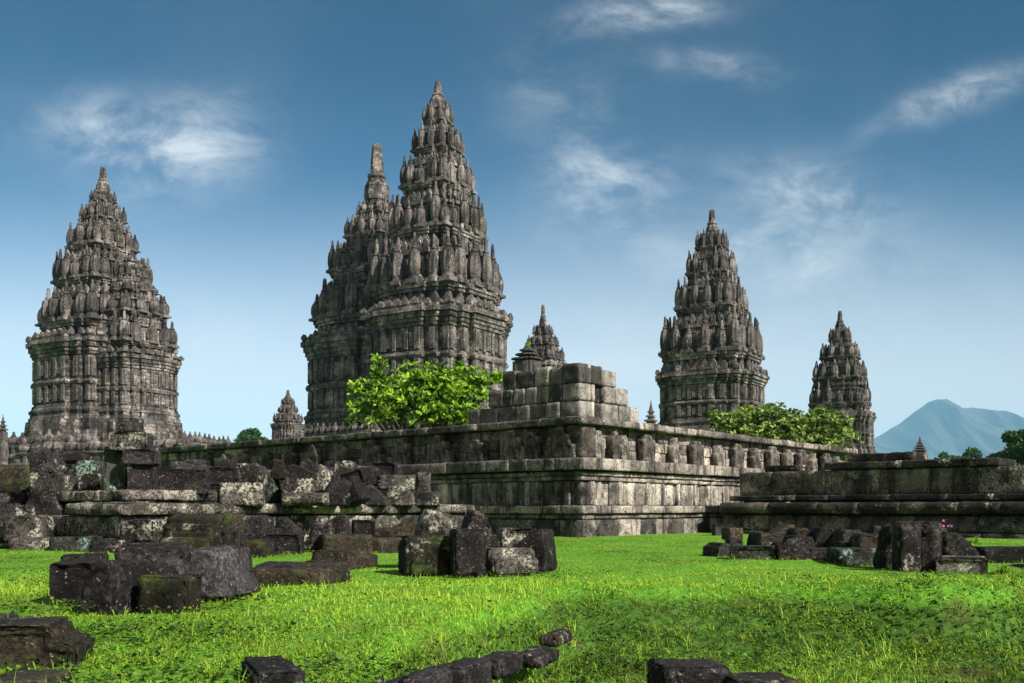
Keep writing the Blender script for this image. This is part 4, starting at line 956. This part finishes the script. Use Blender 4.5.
def shrub(label, clumps, base, nros, leafL, mat, name='leafy_shrub', nleaf=9, cat='shrub', stems=10):
    """clumps: (x,y,z,rx,ry,rz); rosettes of leaves near the clump surfaces, stems reaching them"""
    t = link(name, None, loc=base); tag(t, label, cat)
    b = np.array(base); CC = []; DD = []; TT = []; tips = []
    wts = np.array([c[3] * c[5] for c in clumps]); wts = wts / wts.sum()
    for i in rng.choice(len(clumps), nros, p=wts):
        x, y, z, rx, ry, rz_ = clumps[i]
        d = rng.normal(0, 1, 3); d /= np.linalg.norm(d); d[2] = d[2] if d[2] > -.4 else -d[2]
        r = rng.uniform(.25, 1.1) if rng.uniform() < .86 else rng.uniform(1.1, 1.45)
        p = np.array((x, y, z)) + d * np.array((rx, ry, rz_)) * r - b
        up = d * .7 + np.array((0, 0, .8)); up /= np.linalg.norm(up); tips.append(p)
        tn = rng.uniform(0, 1) * .9
        for _ in range(nleaf):
            q = rng.normal(0, 1, 3); q -= up * q.dot(up); q /= np.linalg.norm(q) + 1e-6
            dd = q + up * rng.uniform(.1, .9); CC.append(p + q * .02); DD.append(dd); TT.append(np.clip(tn + rng.normal(0, .15), 0, 1))
    CC = np.array(CC); DD = np.array(DD); n = len(CC); L = leafL * rng.uniform(.6, 1.2, n)
    link('foliage', leaves_mesh('foliage', CC, DD, L, L * .22, np.array(TT), mat), t)
    bm = bmesh.new(); rnd = random.Random(len(tips))
    for _ in range(stems):
        p = Vector(tips[rnd.randrange(len(tips))]); s = Vector((p.x * .35 + rnd.uniform(-.2, .2), p.y * .35, -.1))
        tube(bm, [s, s.lerp(p, .5) + Vector((rnd.uniform(-.1, .1), 0, .12)), p], [.035, .025, .01])
    link('stem', bm_mesh('stem', bm, M['bark'], True), t)
    return t
def tube(bm, pts, rad, seg=6):
    prev = None
    for i, p in enumerate(pts):
        d = (pts[min(i + 1, len(pts) - 1)] - pts[max(i - 1, 0)]).normalized()
        u = d.orthogonal().normalized(); v = d.cross(u)
        r = [bm.verts.new(p + (u * math.cos(6.2832 * j / seg) + v * math.sin(6.2832 * j / seg)) * rad[i]) for j in range(seg)]
        if prev:
            for j in range(seg): bm.faces.new((prev[j], prev[(j + 1) % seg], r[(j + 1) % seg], r[j]))
        prev = r
    bm.faces.new(prev)
def cl(px, py, Y, rx, rz_, ry=None): p = P(px, py, Y); k = Y / F; return (p.x, p.y, p.z, rx * k, (ry or rx) * k, rz_ * k)
YB = 27.5
shrub('bright green big-leaved shrub behind the wall top, below the tallest tower', [cl(378, 402, YB, 26, 22), cl(415, 395, YB, 30, 24), cl(452, 392, YB, 26, 22), cl(475, 395, YB, 14, 18), cl(395, 418, YB, 38, 18), cl(430, 412, YB, 40, 20), cl(450, 422, YB, 36, 16), cl(355, 392, YB, 8, 6), cl(381, 366, YB, 7, 8), cl(378, 380, YB, 4, 12), cl(428, 380, YB, 12, 9), cl(456, 376, YB, 9, 8), cl(497, 382, YB, 4, 8)],
      (P(420, 440, YB).x, YB, 2.3), 1450, .175, M['leaf'], stems=46)
YC = 33.0
shrub('olive green shrub with dry twigs behind the wall, below the right-of-centre temple tower', [cl(735, 427, YC, 22, 14), cl(765, 425, YC + .3, 26, 15), cl(800, 430, YC, 26, 15), cl(830, 434, YC, 22, 16), cl(765, 440, YC, 40, 10), cl(815, 443, YC, 34, 10), cl(772, 412, YC, 8, 6), cl(748, 412, YC, 5, 5), cl(820, 415, YC, 10, 5), cl(714, 418, YC, 5, 7)],
      (P(780, 450, YC).x, YC, 2.3), 1250, .17, M['oldleaf'], stems=70)
def weedtuft(label, px, py, Y, n, L, base, mat='leaf', name='small_plant', petals=0):
    p = P(px, py, Y); t = link(name, None, loc=p); tag(t, label, 'plant')
    C = rng.normal(0, L * .35, (n, 3)); C[:, 2] = np.abs(C[:, 2]); D = C + np.array((0, 0, L * .5)) + rng.normal(0, L * .3, (n, 3))
    link('foliage', leaves_mesh('tuft', C, D, np.full(n, L), np.full(n, L * .25), rng.uniform(.2, .9, n), M[mat]), t)
    if petals:
        C = rng.normal(0, .03, (petals, 3)) + np.array((0, -.12, L * 2.0)); D = rng.normal(0, 1, (petals, 3))
        link('flower', leaves_mesh('petals', C, D, np.full(petals, .035), np.full(petals, .018), rng.uniform(0, 1, petals), M['petal']), t)
    return t
weedtuft('pink-flowered weed growing right of the tall grooved slab', 940, 538, 11.2, 40, .07, None, petals=9)
weedtuft('small green weed by the leaf-shaped stone', 973, 545, 11.0, 30, .06, None)
weedtuft('green weed sprouting from the squat dark tiered cap', 528, 346, 59.0, 30, .22, None)
weedtuft('grassy weed at the grass edge under the long black slab', 1003, 574, 9.4, 90, .05, None, 'grass')

def tree(label, px, Y, ytop, halfw, ybot, nleaf=9000, leaf=.5, seed=0):
    k = Y / F; x = (px - 512) * k; zt = EZ + (HY - ytop) * k; zb = max(1.0, EZ + (HY - ybot) * k); rw = halfw * k
    t = link('tree', None, loc=(x, Y, 0)); tag(t, label, 'tree', 'distant trees')
    r = np.random.RandomState(seed); CC = []; ncl = 34
    cen = []
    for _ in range(ncl):
        a = r.uniform(0, 6.283); q = r.uniform(0, 1) ** .5; h = r.uniform(0, 1)
        e = math.sqrt(max(0.05, 1 - (h * 1.02) ** 2.2)); cen.append((math.cos(a) * q * e * rw * .85, math.sin(a) * q * e * rw * .85, zb + h * (zt - zb) * .93, r.uniform(.16, .30) * rw))
    per = nleaf // ncl; T = []
    for c in cen:
        d = r.normal(0, 1, (per, 3)); d /= np.linalg.norm(d, axis=1, keepdims=True); CC.append(np.array(c[:3]) + d * c[3] * (r.uniform(.3, 1.05, (per, 1)) ** .5) * np.array((1, 1, .7))); T.append(np.clip(r.normal(r.uniform(.3, .7), .2, per), 0, 1))
    CC = np.concatenate(CC); n = len(CC); D = r.normal(0, 1, (n, 3))
    link('crown', leaves_mesh('crown', CC, D, np.full(n, leaf), np.full(n, leaf * .3), np.concatenate(T), M['treeleaf']), t)
    bm = bmesh.new(); tube(bm, [Vector((0, 0, -.3)), Vector((.2, 0, zb * .6)), Vector((0, 0, zb + .4 * (zt - zb)))], [.05 * rw + .2, .04 * rw + .1, .08], 8)
    for c in cen[:12]: tube(bm, [Vector((.1, 0, zb * .7)), Vector((c[0] * .6, c[1] * .6, (zb * .7 + c[2]) / 2)), Vector(c[:3])], [.12, .08, .04], 5)
    link('trunk', bm_mesh('trunk', bm, M['bark'], True), t)
tree('large dark green tree at the right edge above the platform', 1020, 95, 427, 36, 480, 16000, .35, 1)
tree('small distant tree on the skyline, nearest the large right-edge tree', 972, 230, 450, 17, 470, 5000, .7, 2)
tree('low distant tree just right of the small pinnacle', 946, 240, 454, 15, 470, 4000, .7, 3)
tree('pale distant tree on the skyline left of the small shrine tower', 252, 190, 430, 17, 452, 6000, .6, 4)
